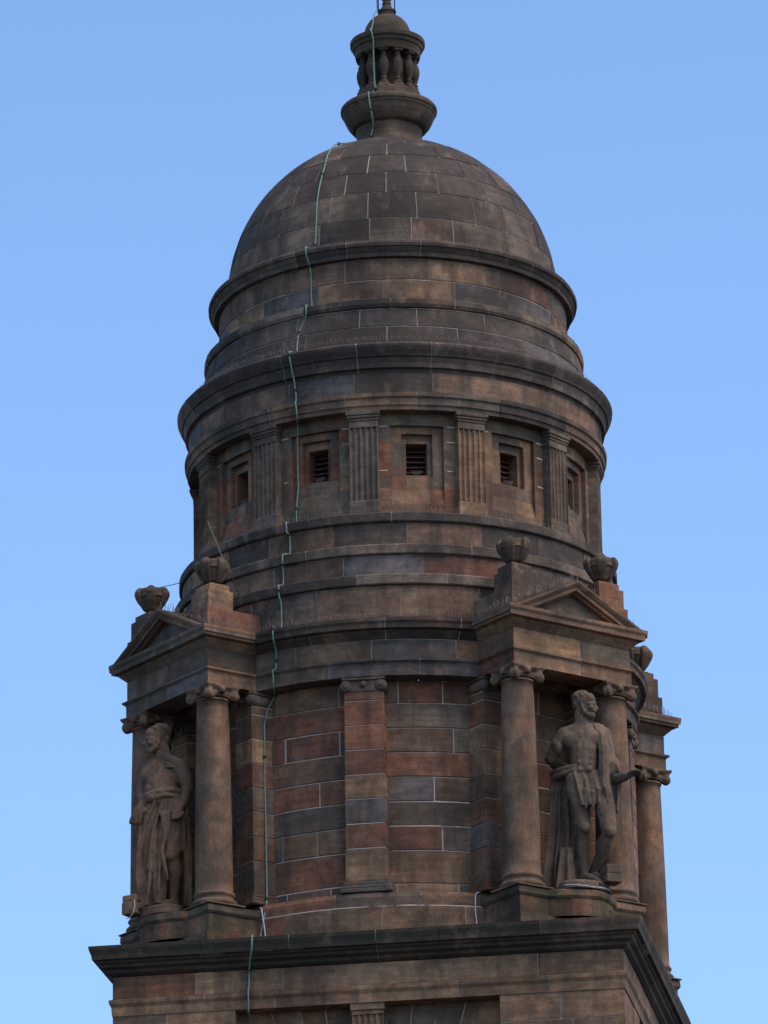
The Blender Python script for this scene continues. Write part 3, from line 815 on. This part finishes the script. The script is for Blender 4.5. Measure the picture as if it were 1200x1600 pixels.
def face_parts(B, S0, r0, s, X, Y, ear=(0, 0), beard=False, k=.87):
    """s = -1 faces left, +1 faces right; X, Y = skull centre in photo pixels; k = head scale."""
    r = lambda x: r0(x)*k
    def S(x, y, d=0.): return S0(X+(x-X)*k, Y+(y-Y)*k, d*k)
    ellips(B, S(X, Y), (r(18), r(16.5), r(18)))
    ellips(B, S(X+s*7, Y+11, .03), (r(13.5), r(13.5), r(18)))
    ellips(B, S(X+s*11, Y-4, .05), (r(10.5), r(13), r(12)))                       # forehead
    capsule(B, S(X+s*17.5, Y+3, .12), r(3.2), S(X+s*20, Y+2.5, .0), r(3.2))          # brow
    capsule(B, S(X+s*10, Y+2.5, .165), r(2.6), S(X+s*18, Y+3, .11), r(3))
    chain(B, [S(X+s*19, Y+4, .06), S(X+s*23.5, Y+13, .065), S(X+s*20, Y+14, .06)], [r(2.4), r(3.2), r(3)])   # nose
    ellips(B, S(X+s*12, Y+10, .14), (r(6), r(4), r(5)))                            # cheek
    ellips(B, S(X+s*18, Y+18.5, .06), (r(3.6), r(6), r(2.2)))                         # lips
    ellips(B, S(X+s*17.5, Y+22, .06), (r(3.4), r(5.5), r(2.2)))
    ellips(B, S(X+s*15, Y+26, .055), (r(5.5), r(6.5), r(4.5)))                        # chin
    capsule(B, S(X+s*2, Y+18, .13), r(5), S(X+s*13, Y+26, .09), r(4.5))             # jaw
    ellips(B, S(X+s*13.5, Y+5.5, .135), (r(2.4), r(2), r(1.8)))                      # eye
    ex, ey = ear; ellips(B, S(X-s*3+ex, Y+8+ey, .165), (r(3.2), r(2.6), r(6)))
    if beard:
        ellips(B, S(X+s*13.5, Y+25, .06), (r(7.5), r(8.5), r(7)), None)
        chain(B, [S(X+s*19, Y+16, .12), S(X+s*22, Y+16.3, .06), S(X+s*19.5, Y+16.5, .0)], r(2.2))
def hand(B, S, r, wrist, knuck, tip, thumb, spread):
    """palm, four separate bent fingers and a thumb between photo points."""
    w_, k, t = S(*wrist), S(*knuck), S(*tip); sp = Vector(spread)*1.
    for i in range(4):
        o = sp*((i-1.5)*r(4.1)); f = (1, 1.08, 1.02, .86)[i]
        capsule(B, w_+o*.55, r(3.6), k+o, r(2.9), 8)
        mid = k+o+(t-k)*.55*f + Vector((0, -.012, .008)); capsule(B, k+o, r(2.5), mid, r(2.2), 8); capsule(B, mid, r(2.2), t+o+(t-k)*(f-1), r(1.8), 8)
    th = S(*thumb); b = w_+(k-w_)*.3-sp*r(6); m = (b+th)/2-sp*r(2.2); capsule(B, b, r(3), m, r(2.6), 8); capsule(B, m, r(2.6), th, r(2.1), 8)

# right porch: bearded man, hand on the back of his hip, cloak over one shoulder
S, r = statue_space(914, 1376, 1.5)
P = porch_point(0, -.02, 4.45, 21.075)
st1 = empty('statue', 'grey stone statue of a bearded bare chested man in the right porch', 'statue', P, 0, 'statues in the porches')
B = newbm()
face_parts(B, S, r, 1, 913, 1091, beard=True)
capsule(B, S(910, 1100), r(10), S(910, 1134), r(12.5))
capsule(B, S(886, 1139, .0), r(9), S(912, 1131), r(11)); capsule(B, S(912, 1131), r(11), S(942, 1139, -.05), r(9))
ellips(B, S(914, 1154, .0), (r(29.5), r(20), r(27)))
ellips(B, S(900, 1151, .09), (r(18), r(10), r(14))); ellips(B, S(930, 1151, .08), (r(16), r(10), r(14)))
capsule(B, S(914, 1168, .02), r(22.5), S(915, 1196, .02), r(21)); ellips(B, S(914, 1188, .10), (r(16), r(12), r(22)))
for i in range(3):
    for j in (-7, 6): ellips(B, S(915+j, 1176+i*10, .19), (r(6), r(3), r(4.5)))
ellips(B, S(917, 1211, .0), (r(26), r(19), r(19)))
chain(B, [S(884, 1142), S(874, 1160, -.03), S(864, 1180, -.1)], [r(12), r(11.2), r(8.8)]); ellips(B, S(874, 1160, .0), (r(9.6), r(10), r(14)))
chain(B, [S(864, 1180, -.1), S(873, 1190, -.22), S(890, 1196, -.3)], [r(10), r(9), r(6.5)]); hand(B, S, r, (890, 1196, -.3), (899, 1199, -.27), (908, 1204, -.24), (899, 1191, -.25), (0, 0, 1))
chain(B, [S(945, 1143, -.06), S(951, 1178, -.08), S(956, 1215, -.06)], [r(11.5), r(10.5), r(8.5)])
chain(B, [S(956, 1215, -.06), S(968, 1212, .06), S(983, 1206, .17)], [r(9.5), r(8.5), r(5.8)]); hand(B, S, r, (983, 1206, .17), (990, 1203, .22), (998, 1202, .26), (991, 1197, .22), (.5, .8, -.2))
chain(B, [S(903, 1212, .02), S(908, 1250, .05), S(912, 1286, .06)], [r(18.5), r(16.5), r(11.5)]); ellips(B, S(901, 1228, .05), (r(15), r(15.5), r(26)))
ellips(B, S(914, 1288, .12), (r(9), r(8), r(9)))
chain(B, [S(912, 1288, .05), S(911, 1318, -.01), S(913, 1358, -.03)], [r(10.5), r(10.5), r(6.5)]); ellips(B, S(909, 1312, -.06), (r(9.8), r(10.5), r(22)))
chain(B, [S(912, 1366, -.06), S(922, 1366, .04), S(937, 1372, .1)], [r(7.5), r(7.5), r(4.5)])
for i in range(4): capsule(B, S(934+i*.5, 1371+i*.4, .06+i*.035), r(2.8), S(942-i*1.3, 1374, .09+i*.04), r(2.2), 8)
chain(B, [S(935, 1214, -.01), S(945, 1255, .12), S(951, 1293, .22)], [r(18), r(16), r(11.5)]); ellips(B, S(953, 1294, .27), (r(9), r(8), r(9)))
chain(B, [S(950, 1296, .2), S(943, 1322, .05), S(928, 1356, -.14)], [r(10.5), r(10), r(6.5)]); ellips(B, S(940, 1320, -.0), (r(9.8), r(10), r(19)))
chain(B, [S(926, 1362, -.17), S(936, 1366, -.06), S(946, 1371, .03)], [r(6.5), r(6.5), r(4.5)])
carve('body', B, M_ST1, st1)
B = newbm()                                              # short hair with curls
ellips(B, S(911, 1087.5, -.01), (r(16.2), r(15.3), r(13.6)))
for i in range(60):
    a = random.uniform(0, 2*pi); e = random.uniform(.15, 1.4)
    c = S(911, 1087.5, -.01)+Vector((r(15.8)*cos(a)*cos(e), r(14.9)*sin(a)*cos(e), r(13.2)*sin(e)))
    ellips(B, c, (r(2.6), r(2.6), r(2)), None, 8)
ellips(B, S(901, 1096, .0), (r(5), r(10), r(9)))
carve('hair', B, M_ST1, st1, .012, 1)
B = newbm()
sheet(B, [(S(868, 1196, -.12), S(899, 1192, -.06)), (S(866, 1240, -.17), S(899, 1232, -.1)), (S(861, 1300, -.2), S(904, 1290, -.12)), (S(854, 1350, -.2), S(903, 1340, -.1)), (S(852, 1384, -.2), S(903, 1380, -.06))], 3.2, .065, .10, .6)
sheet(B, [(S(878, 1318, -.02), S(896, 1318, .0)), (S(874, 1350, .0), S(899, 1350, .02)), (S(870, 1383, .02), S(903, 1381, .02))], 1.4, .05, .12, 2.2)
chain(B, [S(866, 1203, -.2), S(876, 1199, -.05), S(888, 1194, .09), S(902, 1190, .18)], [r(5), r(5), r(4), r(2.5)])
chain(B, [S(870, 1210, -.12), S(884, 1203, .06), S(900, 1196, .17)], [r(5), r(4.5), r(3)])
chain(B, [S(872, 1200, -.25), S(866, 1225, -.2), S(864, 1262, -.18)], [r(6), r(5), r(3)])
for q, (dx, dd, rr) in enumerate(((0, .0, 2.4), (5.5, .015, 2.8), (11, -.01, 2.6), (15.5, -.05, 2.4))):
    chain(B, [S(929+dx*.9, 1125+dx*.3, .03-dx*.004), S(935+dx*.8, 1141, .125+dd), S(938+dx*.75, 1168, .175+dd), S(938+dx*.7, 1200, .185+dd), S(941+dx*.55, 1236, .19+dd)], [r(rr), r(rr), r(rr+.4), r(rr+.6), r(rr+.8)])
sheet(B, [(S(934, 1130, .05), S(949, 1138, -.08)), (S(938, 1165, .13), S(955, 1168, .02)), (S(939, 1200, .15), S(953, 1202, .08)), (S(940, 1240, .16), S(952, 1238, .12))], 2.3, .018, .05, .5)
sheet(B, [(S(934, 1128, -.1), S(950, 1136, -.16)), (S(940, 1160, -.06), S(960, 1168, -.18)), (S(944, 1200, .0), S(968, 1202, -.16)), (S(946, 1222, .02), S(972, 1216, -.1))], 2.2, .035, .06, 1.0)
ellips(B, S(957, 1196, -.02), (r(12), r(12), r(19))); chain(B, [S(950, 1184, .06), S(963, 1192, .06), S(968, 1204, .06)], [r(3), r(4), r(3)])
sheet(B, [(S(953, 1206, .0), S(972, 1208, .05)), (S(955, 1235, .0), S(968, 1238, .02)), (S(957, 1262, .0), S(966, 1266, .0))], 1.6, .04, .05, .3)
sheet(B, [(S(896, 1197, .18), S(947, 1197, .16)), (S(900, 1212, .225), S(951, 1212, .21)), (S(904, 1232, .25), S(955, 1230, .24)), (S(909, 1253, .25), S(953, 1249, .25))], 3.6, .034, .16, 1.1)
for (x, y, l) in ((915, 1244, 12), (926, 1248, 9), (935, 1244, 13), (946, 1243, 10)): capsule(B, S(x, y-16, .25), r(3), S(x+1, y+l, .24), r(2.2), 8)
carve('cloak', B, M_ST1, st1)
bm = newbm(); c = S(954, 1362, .06); 
box(bm, -.125, .125, -.12, .12, -.13, .0, None, 0, .01); box(bm, -.118, .125, -.115, .12, .003, .135, None, 0, .01)
xform(bm, 0, Matrix.Translation(c) @ Matrix.Rotation(R_(24), 4, 'Z')); obj('book', bm, M_ST1, st1, (0, 0, 0))
plinth('plinth', st1, M_ST1, .42, .29, .13, R_(36))

# left porch: clean-shaven man facing left, long skirt, cloth bunched in his lowered fist
S, r = statue_space(247, 1414, .35)
P = porch_point(1, .0, 4.42, 21.085)
st2 = empty('statue', 'brown stone statue of a man in a long draped skirt in the left porch', 'statue', P, 0, 'statues in the porches')
B = newbm()
face_parts(B, S, r, -1, 241, 1141, ear=(-1, 1), k=.9)
capsule(B, S(246, 1152), r(10.5), S(250, 1180), r(13.5))
capsule(B, S(272, 1184, .1), r(9), S(250, 1177, .0), r(12)); capsule(B, S(250, 1177), r(12), S(226, 1188, -.1), r(9))
ellips(B, S(247, 1204, .0), (r(28.5), r(20), r(27)))
ellips(B, S(229, 1203, .06), (r(13), r(11), r(13))); ellips(B, S(250, 1202, .12), (r(16), r(9), r(13)))
capsule(B, S(247, 1216, .02), r(26), S(250, 1240, .02), r(25)); ellips(B, S(240, 1228, .12), (r(19), r(12), r(16))); ellips(B, S(251, 1250, .0), (r(28), r(21), r(20)))
chain(B, [S(274, 1188, .1), S(282, 1204, .12), S(288, 1224, .14)], [r(13), r(12.5), r(9)]); ellips(B, S(281, 1205, .12), (r(11), r(11), r(15)))
chain(B, [S(288, 1224, .14), S(283, 1240, .18), S(274, 1258, .24)], [r(9.5), r(9), r(6)])
capsule(B, S(273, 1260, .24), r(7), S(272, 1267, .26), r(7.5))
for i in range(4):                                        # fingers closed round the cloth
    o = Vector((.0, 0, -.034*i)); a = S(264, 1261, .27)+o
    chain(B, [a+Vector((.05, .06, 0)), a+Vector((-.005, .0, 0)), a+Vector((.02, -.065, -.006)), a+Vector((.085, -.075, -.01))], [r(2.8), r(2.7), r(2.5), r(2.1)])
chain(B, [S(281, 1262, .28), S(276, 1268, .335), S(270, 1270, .34)], [r(3), r(2.7), r(2.2)])
chain(B, [S(225, 1192, -.1), S(217, 1214, -.1), S(215, 1236, -.04)], [r(11), r(10), r(8)]); chain(B, [S(215, 1236, -.04), S(222, 1252, .06)], [r(8), r(6)])
hand(B, S, r, (222, 1250, .06), (219, 1258, .1), (214, 1264, .1), (224, 1259, .14), (.6, -.7, 0))
chain(B, [S(264, 1252, .05), S(263, 1292, .1), S(262, 1328, .13)], [r(21), r(18), r(13)]); ellips(B, S(260, 1330, .18), (r(9), r(8), r(9)))
chain(B, [S(262, 1330, .11), S(266, 1360, .04), S(265, 1398, .0)], [r(12), r(11.5), r(7)]); ellips(B, S(269, 1353, -.02), (r(11), r(11), r(20)))
chain(B, [S(267, 1405, -.02), S(257, 1405, .08), S(244, 1411, .14)], [r(7.5), r(7.5), r(4.5)])
for i in range(4): capsule(B, S(247-i, 1410, .09+i*.035), r(2.8), S(239+i*1.4, 1413, .11+i*.04), r(2.2), 8)
chain(B, [S(238, 1252, .0), S(228, 1330, .06), S(222, 1400, .0)], [r(20), r(13), r(7)])
chain(B, [S(224, 1408, -.02), S(214, 1408, .06), S(202, 1413, .12)], [r(7), r(7), r(4.5)])
carve('body', B, M_ST2, st2)
B = newbm(); ellips(B, S(245.5, 1135.5, .0), (r(16.8), r(15.9), r(13.4)))
for i in range(60):
    a = random.uniform(0, 2*pi); e = random.uniform(.05, 1.35)
    ellips(B, S(245, 1135.5)+Vector((r(16.4)*cos(a)*cos(e), r(15.5)*sin(a)*cos(e), r(13)*sin(e))), (r(3.2), r(3.2), r(2.6)), None, 8)
ellips(B, S(255, 1146, .0), (r(5), r(10), r(10)))
carve('hair', B, M_ST2, st2, .012, 1)
B = newbm()
chain(B, [S(215, 1244, -.05), S(226, 1234, .16), S(245, 1227, .25), S(264, 1225, .22), S(279, 1231, .1)], [r(6), r(6), r(5), r(5), r(6)])
chain(B, [S(217, 1250, -.02), S(232, 1238, .2), S(252, 1233, .25), S(272, 1236, .17)], [r(6), r(6), r(4), r(4)])
sheet(B, [(S(216, 1240, -.02), S(258, 1234, .2)), (S(214, 1275, .05), S(254, 1272, .24)), (S(210, 1320, .1), S(250, 1320, .26)), (S(208, 1358, .1), S(254, 1354, .22)), (S(211, 1385, .1), S(254, 1385, .16)), (S(216, 1408, .08), S(253, 1403, .10))], 1.7, .05, .22, .9)
for (x0, y0, x1, y1, x2, y2, w_) in ((250, 1240, 236, 1285, 226, 1350, 3.), (254, 1242, 246, 1300, 243, 1385, 3.4), (240, 1238, 224, 1275, 214, 1330, 2.6), (256, 1240, 251, 1280, 250, 1345, 2.6), (232, 1330, 230, 1365, 226, 1402, 3.)):
    chain(B, [S(x0, y0, .22), S(x1, y1, .24), S(x2, y2, .20)], [r(w_*.7), r(w_), r(w_*.6)])
chain(B, [S(249, 1262, .27), S(254, 1290, .27), S(249, 1320, .28), S(253, 1345, .24), S(257, 1366, .2)], [r(4), r(5), r(3), r(3.6), r(2)])
chain(B, [S(258, 1262, .26), S(260, 1282, .25), S(255, 1304, .25)], [r(4), r(5), r(2.6)])
sheet(B, [(S(268, 1266, .24), S(285, 1262, .18)), (S(271, 1290, .22), S(288, 1290, .14)), (S(272, 1328, .18), S(287, 1316, .12))], 1.6, .045, .05, .4)
sheet(B, [(S(238, 1244, -.16), S(287, 1240, -.2)), (S(236, 1300, -.2), S(291, 1300, -.25)), (S(234, 1360, -.2), S(293, 1360, -.25)), (S(232, 1412, -.16), S(292, 1412, -.22))], 2.6, .05, .10, 1.4)
chain(B, [S(221, 1240, .08), S(209, 1257, .08), S(200, 1276, .08)], [r(4), r(5), r(3.4)]); chain(B, [S(214, 1250, .09), S(206, 1268, .09), S(208, 1278, .09)], [r(5), r(5.5), r(3)]); chain(B, [S(222, 1246, .1), S(217, 1262, .1), S(213, 1277, .1)], [r(4), r(6), r(3)]); chain(B, [S(214, 1256, .05), S(208, 1276, .08)], [r(6), r(5)])
sheet(B, [(S(256, 1181, .13), S(280, 1183, .2)), (S(254, 1190, .2), S(284, 1192, .22))], 1.2, .012, .06, .2)
carve('skirt', B, M_ST2, st2)
bm = newbm(); c = S(203, 1408, .02)
box(bm, -.12, .12, -.12, .12, -.14, .05, None, 0, .012); box(bm, -.112, .12, -.112, .12, .053, .15, None, 0, .012)
xform(bm, 0, Matrix.Translation(c) @ Matrix.Rotation(R_(-30), 4, 'Z')); obj('book', bm, M_ST2, st2, (0, 0, 0))
plinth('plinth', st2, M_ST2, .42, .29, .14, R_(-54))

# ------------------------------------------------------------------ stone urns on the porch parapets
def urn_mesh():
    bm = newbm()
    lathe(bm, [(0, .33), (.14, .33), (.15, .385), (.19, .375), (.205, .33), (.21, .27), (.215, .245), (.19, .235), (.18, .20), (.145, .12), (.135, .105), (.12, .06), (.09, .045), (.075, .03), (.085, .018), (.105, .012), (.11, -.0)], n=28)
    body = bm
    bm = newbm()
    for q in range(5):
        st = len(bm.verts); a = q*2*pi/5+.3
        sec = [(.11, .03, .03), (.15, .08, .042), (.20, .16, .058), (.24, .235, .075), (.258, .29, .085), (.25, .335, .078), (.228, .375, .055), (.205, .40, .02)]
        L = []
        for (rr, z, w_) in sec:
            L.append([bm.verts.new((rr, -w_, z)), bm.verts.new((rr-.06, -w_, z)), bm.verts.new((rr-.06, w_, z)), bm.verts.new((rr, w_, z)), bm.verts.new((rr+.014, w_*.4, z)), bm.verts.new((rr+.014, -w_*.4, z))])
        for i in range(len(sec)-1):
            A, Bv = L[i], L[i+1]
            for j in range(6): face(bm, [A[j], Bv[j], Bv[(j+1) % 6], A[(j+1) % 6]][::-1])
        face(bm, L[0]); face(bm, L[-1][::-1])
        xform(bm, st, Matrix.Rotation(a, 4, 'Z'))
    return body, bm
ub, ur = urn_mesh(); proto_u = None
for (k, sg, lab) in ((0, -1, 'mossy stone urn at the left side of the right porch, before the drum'), (0, 1, 'dark stone urn behind the right slope of the right porch gable'),
                     (1, 1, 'dark stone urn at the right side of the left porch, against the drum'), (1, -1, 'dark stone urn farthest left, standing against the sky on the left porch'),
                     (2, -1, 'dark stone urn lowest and farthest right, on the rear porch')):
    p = porch_point(k, sg*.81, 4.02, 25.93)
    if proto_u is None:
        u_ = proto_u = empty('urn', lab, 'urn', p, .3, 'stone urns on the porch parapets')
        parts = [obj('bowl', ub, M_URN, u_, (0, 0, 0)), carve('rib', ur, M_URN, u_, .013, 2)]
    else:
        u_ = proto_u.copy(); C.objects.link(u_); u_.location = p; u_['label'] = lab; u_.rotation_euler.z = .3+k*.7+sg*.4
        for c_ in parts:
            d_ = c_.copy(); C.objects.link(d_); d_.parent = u_
# ------------------------------------------------------------------ conductor, cables and wires
def lp(x, y, z): return TW @ Vector((x, y, z+ZO))
def cable(name, label, cat, pts, rad, m, group=None, local=True, sub=3):
    P = [lp(*p) if local else Vector(p) for p in pts]; Q = []
    for i in range(len(P)-1):                       # gently irregular between the given points
        for k in range(sub): Q.append(P[i].lerp(P[i+1], k/sub) + Vector((random.uniform(-1, 1), 0, 0))*rad*.25*(1 if k else 0))
    Q.append(P[-1]); bm = newbm(); tube(bm, [q-P[-1] for q in Q], rad, 7)
    o = obj(name, bm, m, None, P[-1]); return tag(o, label, cat, group), Q
cond = [(-.135, -.09, 37.3), (-.137, -.10, 36.55), (-.165, -.20, 36.47), (-.175, -.29, 36.343), (-.186, -.345, 36.189), (-.20, -.40, 36.06), (-.18, -.60, 36.02), (-.155, -.60, 35.93), (-.14, -.55, 35.80), (-.15, -.52, 35.73), (-.15, -.50, 35.40), (-.145, -.50, 35.15),
        (-.13, -.515, 35.02), (-.19, -.52, 34.94), (-.21, -.76, 34.86), (-.19, -.755, 34.70), (-.16, -.70, 34.47), (-.16, -.60, 34.37), (-.18, -.52, 34.34), (-.22, -.53, 34.20), (-.26, -.54, 34.135), (-.46, -.62, 34.07), (-.62, -.98, 33.93), (-.66, -1.2, 33.83), (-.69, -1.408, 33.70), (-.71, -1.76, 33.41), (-.735, -2.11, 32.96), (-.76, -2.26, 32.68), (-.785, -2.377, 32.355), (-.794, -2.493, 31.733)] + [(-rr*sin(R_(a_)), -rr*cos(R_(a_)), zz) for a_, rr, zz in (
        (18, 2.64, 31.53), (18, 2.92, 31.50), (18, 2.92, 31.39), (18, 2.79, 31.23), (18, 2.755, 31.1), (18, 2.755, 30.70), (17.6, 2.77, 30.53), (17.3, 3.0, 30.51), (17.3, 3.0, 30.38), (18.3, 2.95, 30.30), (20., 2.99, 30.10), (19.8, 3.06, 29.86), (19.3, 3.12, 29.71),
        (18.8, 3.41, 29.64), (18.8, 3.405, 29.54), (18.9, 3.31, 29.33), (18.9, 3.25, 29.2), (18.7, 3.24, 29.07), (18.5, 3.24, 28.9), (18.2, 3.30, 28.85), (18, 3.27, 28.61), (20, 3.05, 28.57), (20.8, 2.995, 28.33), (20.7, 2.995, 27.6), (20.9, 3.04, 27.26), (20.9, 3.06, 26.96),
        (20.4, 3.405, 26.93), (20.3, 3.405, 26.78), (19.8, 3.355, 26.7), (19.8, 3.355, 26.44), (20.6, 3.495, 26.40), (20.8, 3.495, 26.25), (21, 3.445, 26.15), (21, 3.445, 25.93), (20.9, 3.595, 25.89), (20.9, 3.595, 25.74), (20.7, 3.545, 25.6), (20.7, 3.545, 25.19),
        (20.5, 3.82, 25.155), (20.5, 3.82, 25.0), (21.3, 3.65, 24.88), (21.5, 3.625, 24.84), (21.6, 3.625, 24.59), (22, 3.68, 24.55), (22.2, 3.635, 24.31), (24.5, 3.4, 24.28))] + [
        (-1.434, -3.03, 24.23), (-1.524, -3.07, 24.055), (-1.566, -3.115, 23.817), (-1.569, -3.105, 22.835), (-1.56, -3.123, 22.173),
        (-1.552, -3.125, 21.23), (-1.535, -3.20, 21.135), (-1.559, -3.306, 20.825), (-1.615, -3.309, 20.596), (-1.61, -3.42, 20.40), (-1.61, -4.05, 20.37), (-1.62, -4.05, 20.15), (-1.676, -3.90, 20.035), (-1.71, -3.77, 19.93), (-1.717, -3.752, 19.727), (-1.72, -3.81, 19.60), (-1.723, -3.772, 19.40), (-1.73, -3.755, 19.32), (-1.75, -3.48, 19.28), (-1.80, -3.475, 18.4)]
c_, Q = cable('lightning_conductor', 'thin green copper lightning conductor running down the whole front of the tower', 'conductor', cond, .0125, M_CU, sub=2)
c_.location.z = c_.location.z
last = -9
for i, q in enumerate(Q):
    if i % 7 == 3 and 20 < i < len(Q)-6:
        bm = newbm(); d = (Q[i+1]-Q[i]).normalized(); tube(bm, [q-d*.02, q+d*.02], .026, 7)
        for v in bm.verts: v.co -= Q[-1]
        obj('clip', bm, M_IRON, c_, (0, 0, 0))
cable('cable', 'white cable end curling beside the green conductor at the foot of the left pilaster', 'cable', [(-1.665, -3.16, 20.985), (-1.65, -3.20, 21.01), (-1.61, -3.26, 20.97), (-1.596, -3.30, 20.90), (-1.571, -3.335, 20.762), (-1.545, -3.345, 20.545), (-1.535, -3.36, 20.38)], .010, M_WIRE, 'pale cables on the ledges')
cable('cable', 'white hooked cable end on the plinth left of the right porch', 'cable', [(1.62, -3.22, 21.03), (1.58, -3.28, 21.02), (1.553, -3.30, 20.98), (1.552, -3.345, 20.765), (1.565, -3.35, 20.574), (1.57, -3.37, 20.38)], .009, M_WIRE, 'pale cables on the ledges')
_f = lambda a, rr=.425, k=0, z=20.955: porch_frame(k) @ Vector((4.45+.30*cos(R_(a)), -.02+.435*sin(R_(a)), z))
cable('cable', 'pale cable curving round the base of the right porch statue', 'cable', [_f(a, z=20.96+.03*abs(a+10)/60) for a in (-78, -60, -42, -25, -8, 8, 22, 35)], .007, M_WIRE, 'pale cables on the ledges')
cable('cable', 'pale cable loop hanging under the book of the left porch statue', 'cable', [(-3.47, -3.43, 21.18), (-3.46, -3.44, 21.07), (-3.49, -3.43, 20.97), (-3.56, -3.39, 20.91), (-3.62, -3.33, 20.93)], .006, M_WIRE, 'pale cables on the ledges')
cable('lightning_rod', 'thin pale rod leaning up from the urn between left porch and drum', 'rod', [(-2.36, -3.31, 27.0), (-2.16, -3.34, 26.47), (-2.04, -3.36, 26.18)], .007, M_SPK)
cable('stay_wire', 'fine slanting wire from the left porch urn down to the stepped drum', 'wire', [(-2.03, -3.33, 26.19), (-1.98, -3.10, 26.0), (-1.95, -2.86, 25.93)], .005, M_SPK)
_u = porch_frame(1) @ Vector((4.02, -.75, 26.32))
cable('stay_wire', 'fine horizontal wire between the farthest left urn and the drum, against the sky', 'wire', [tuple(_u), (-3.19, -1.09, 26.80)], .006, M_IRON)
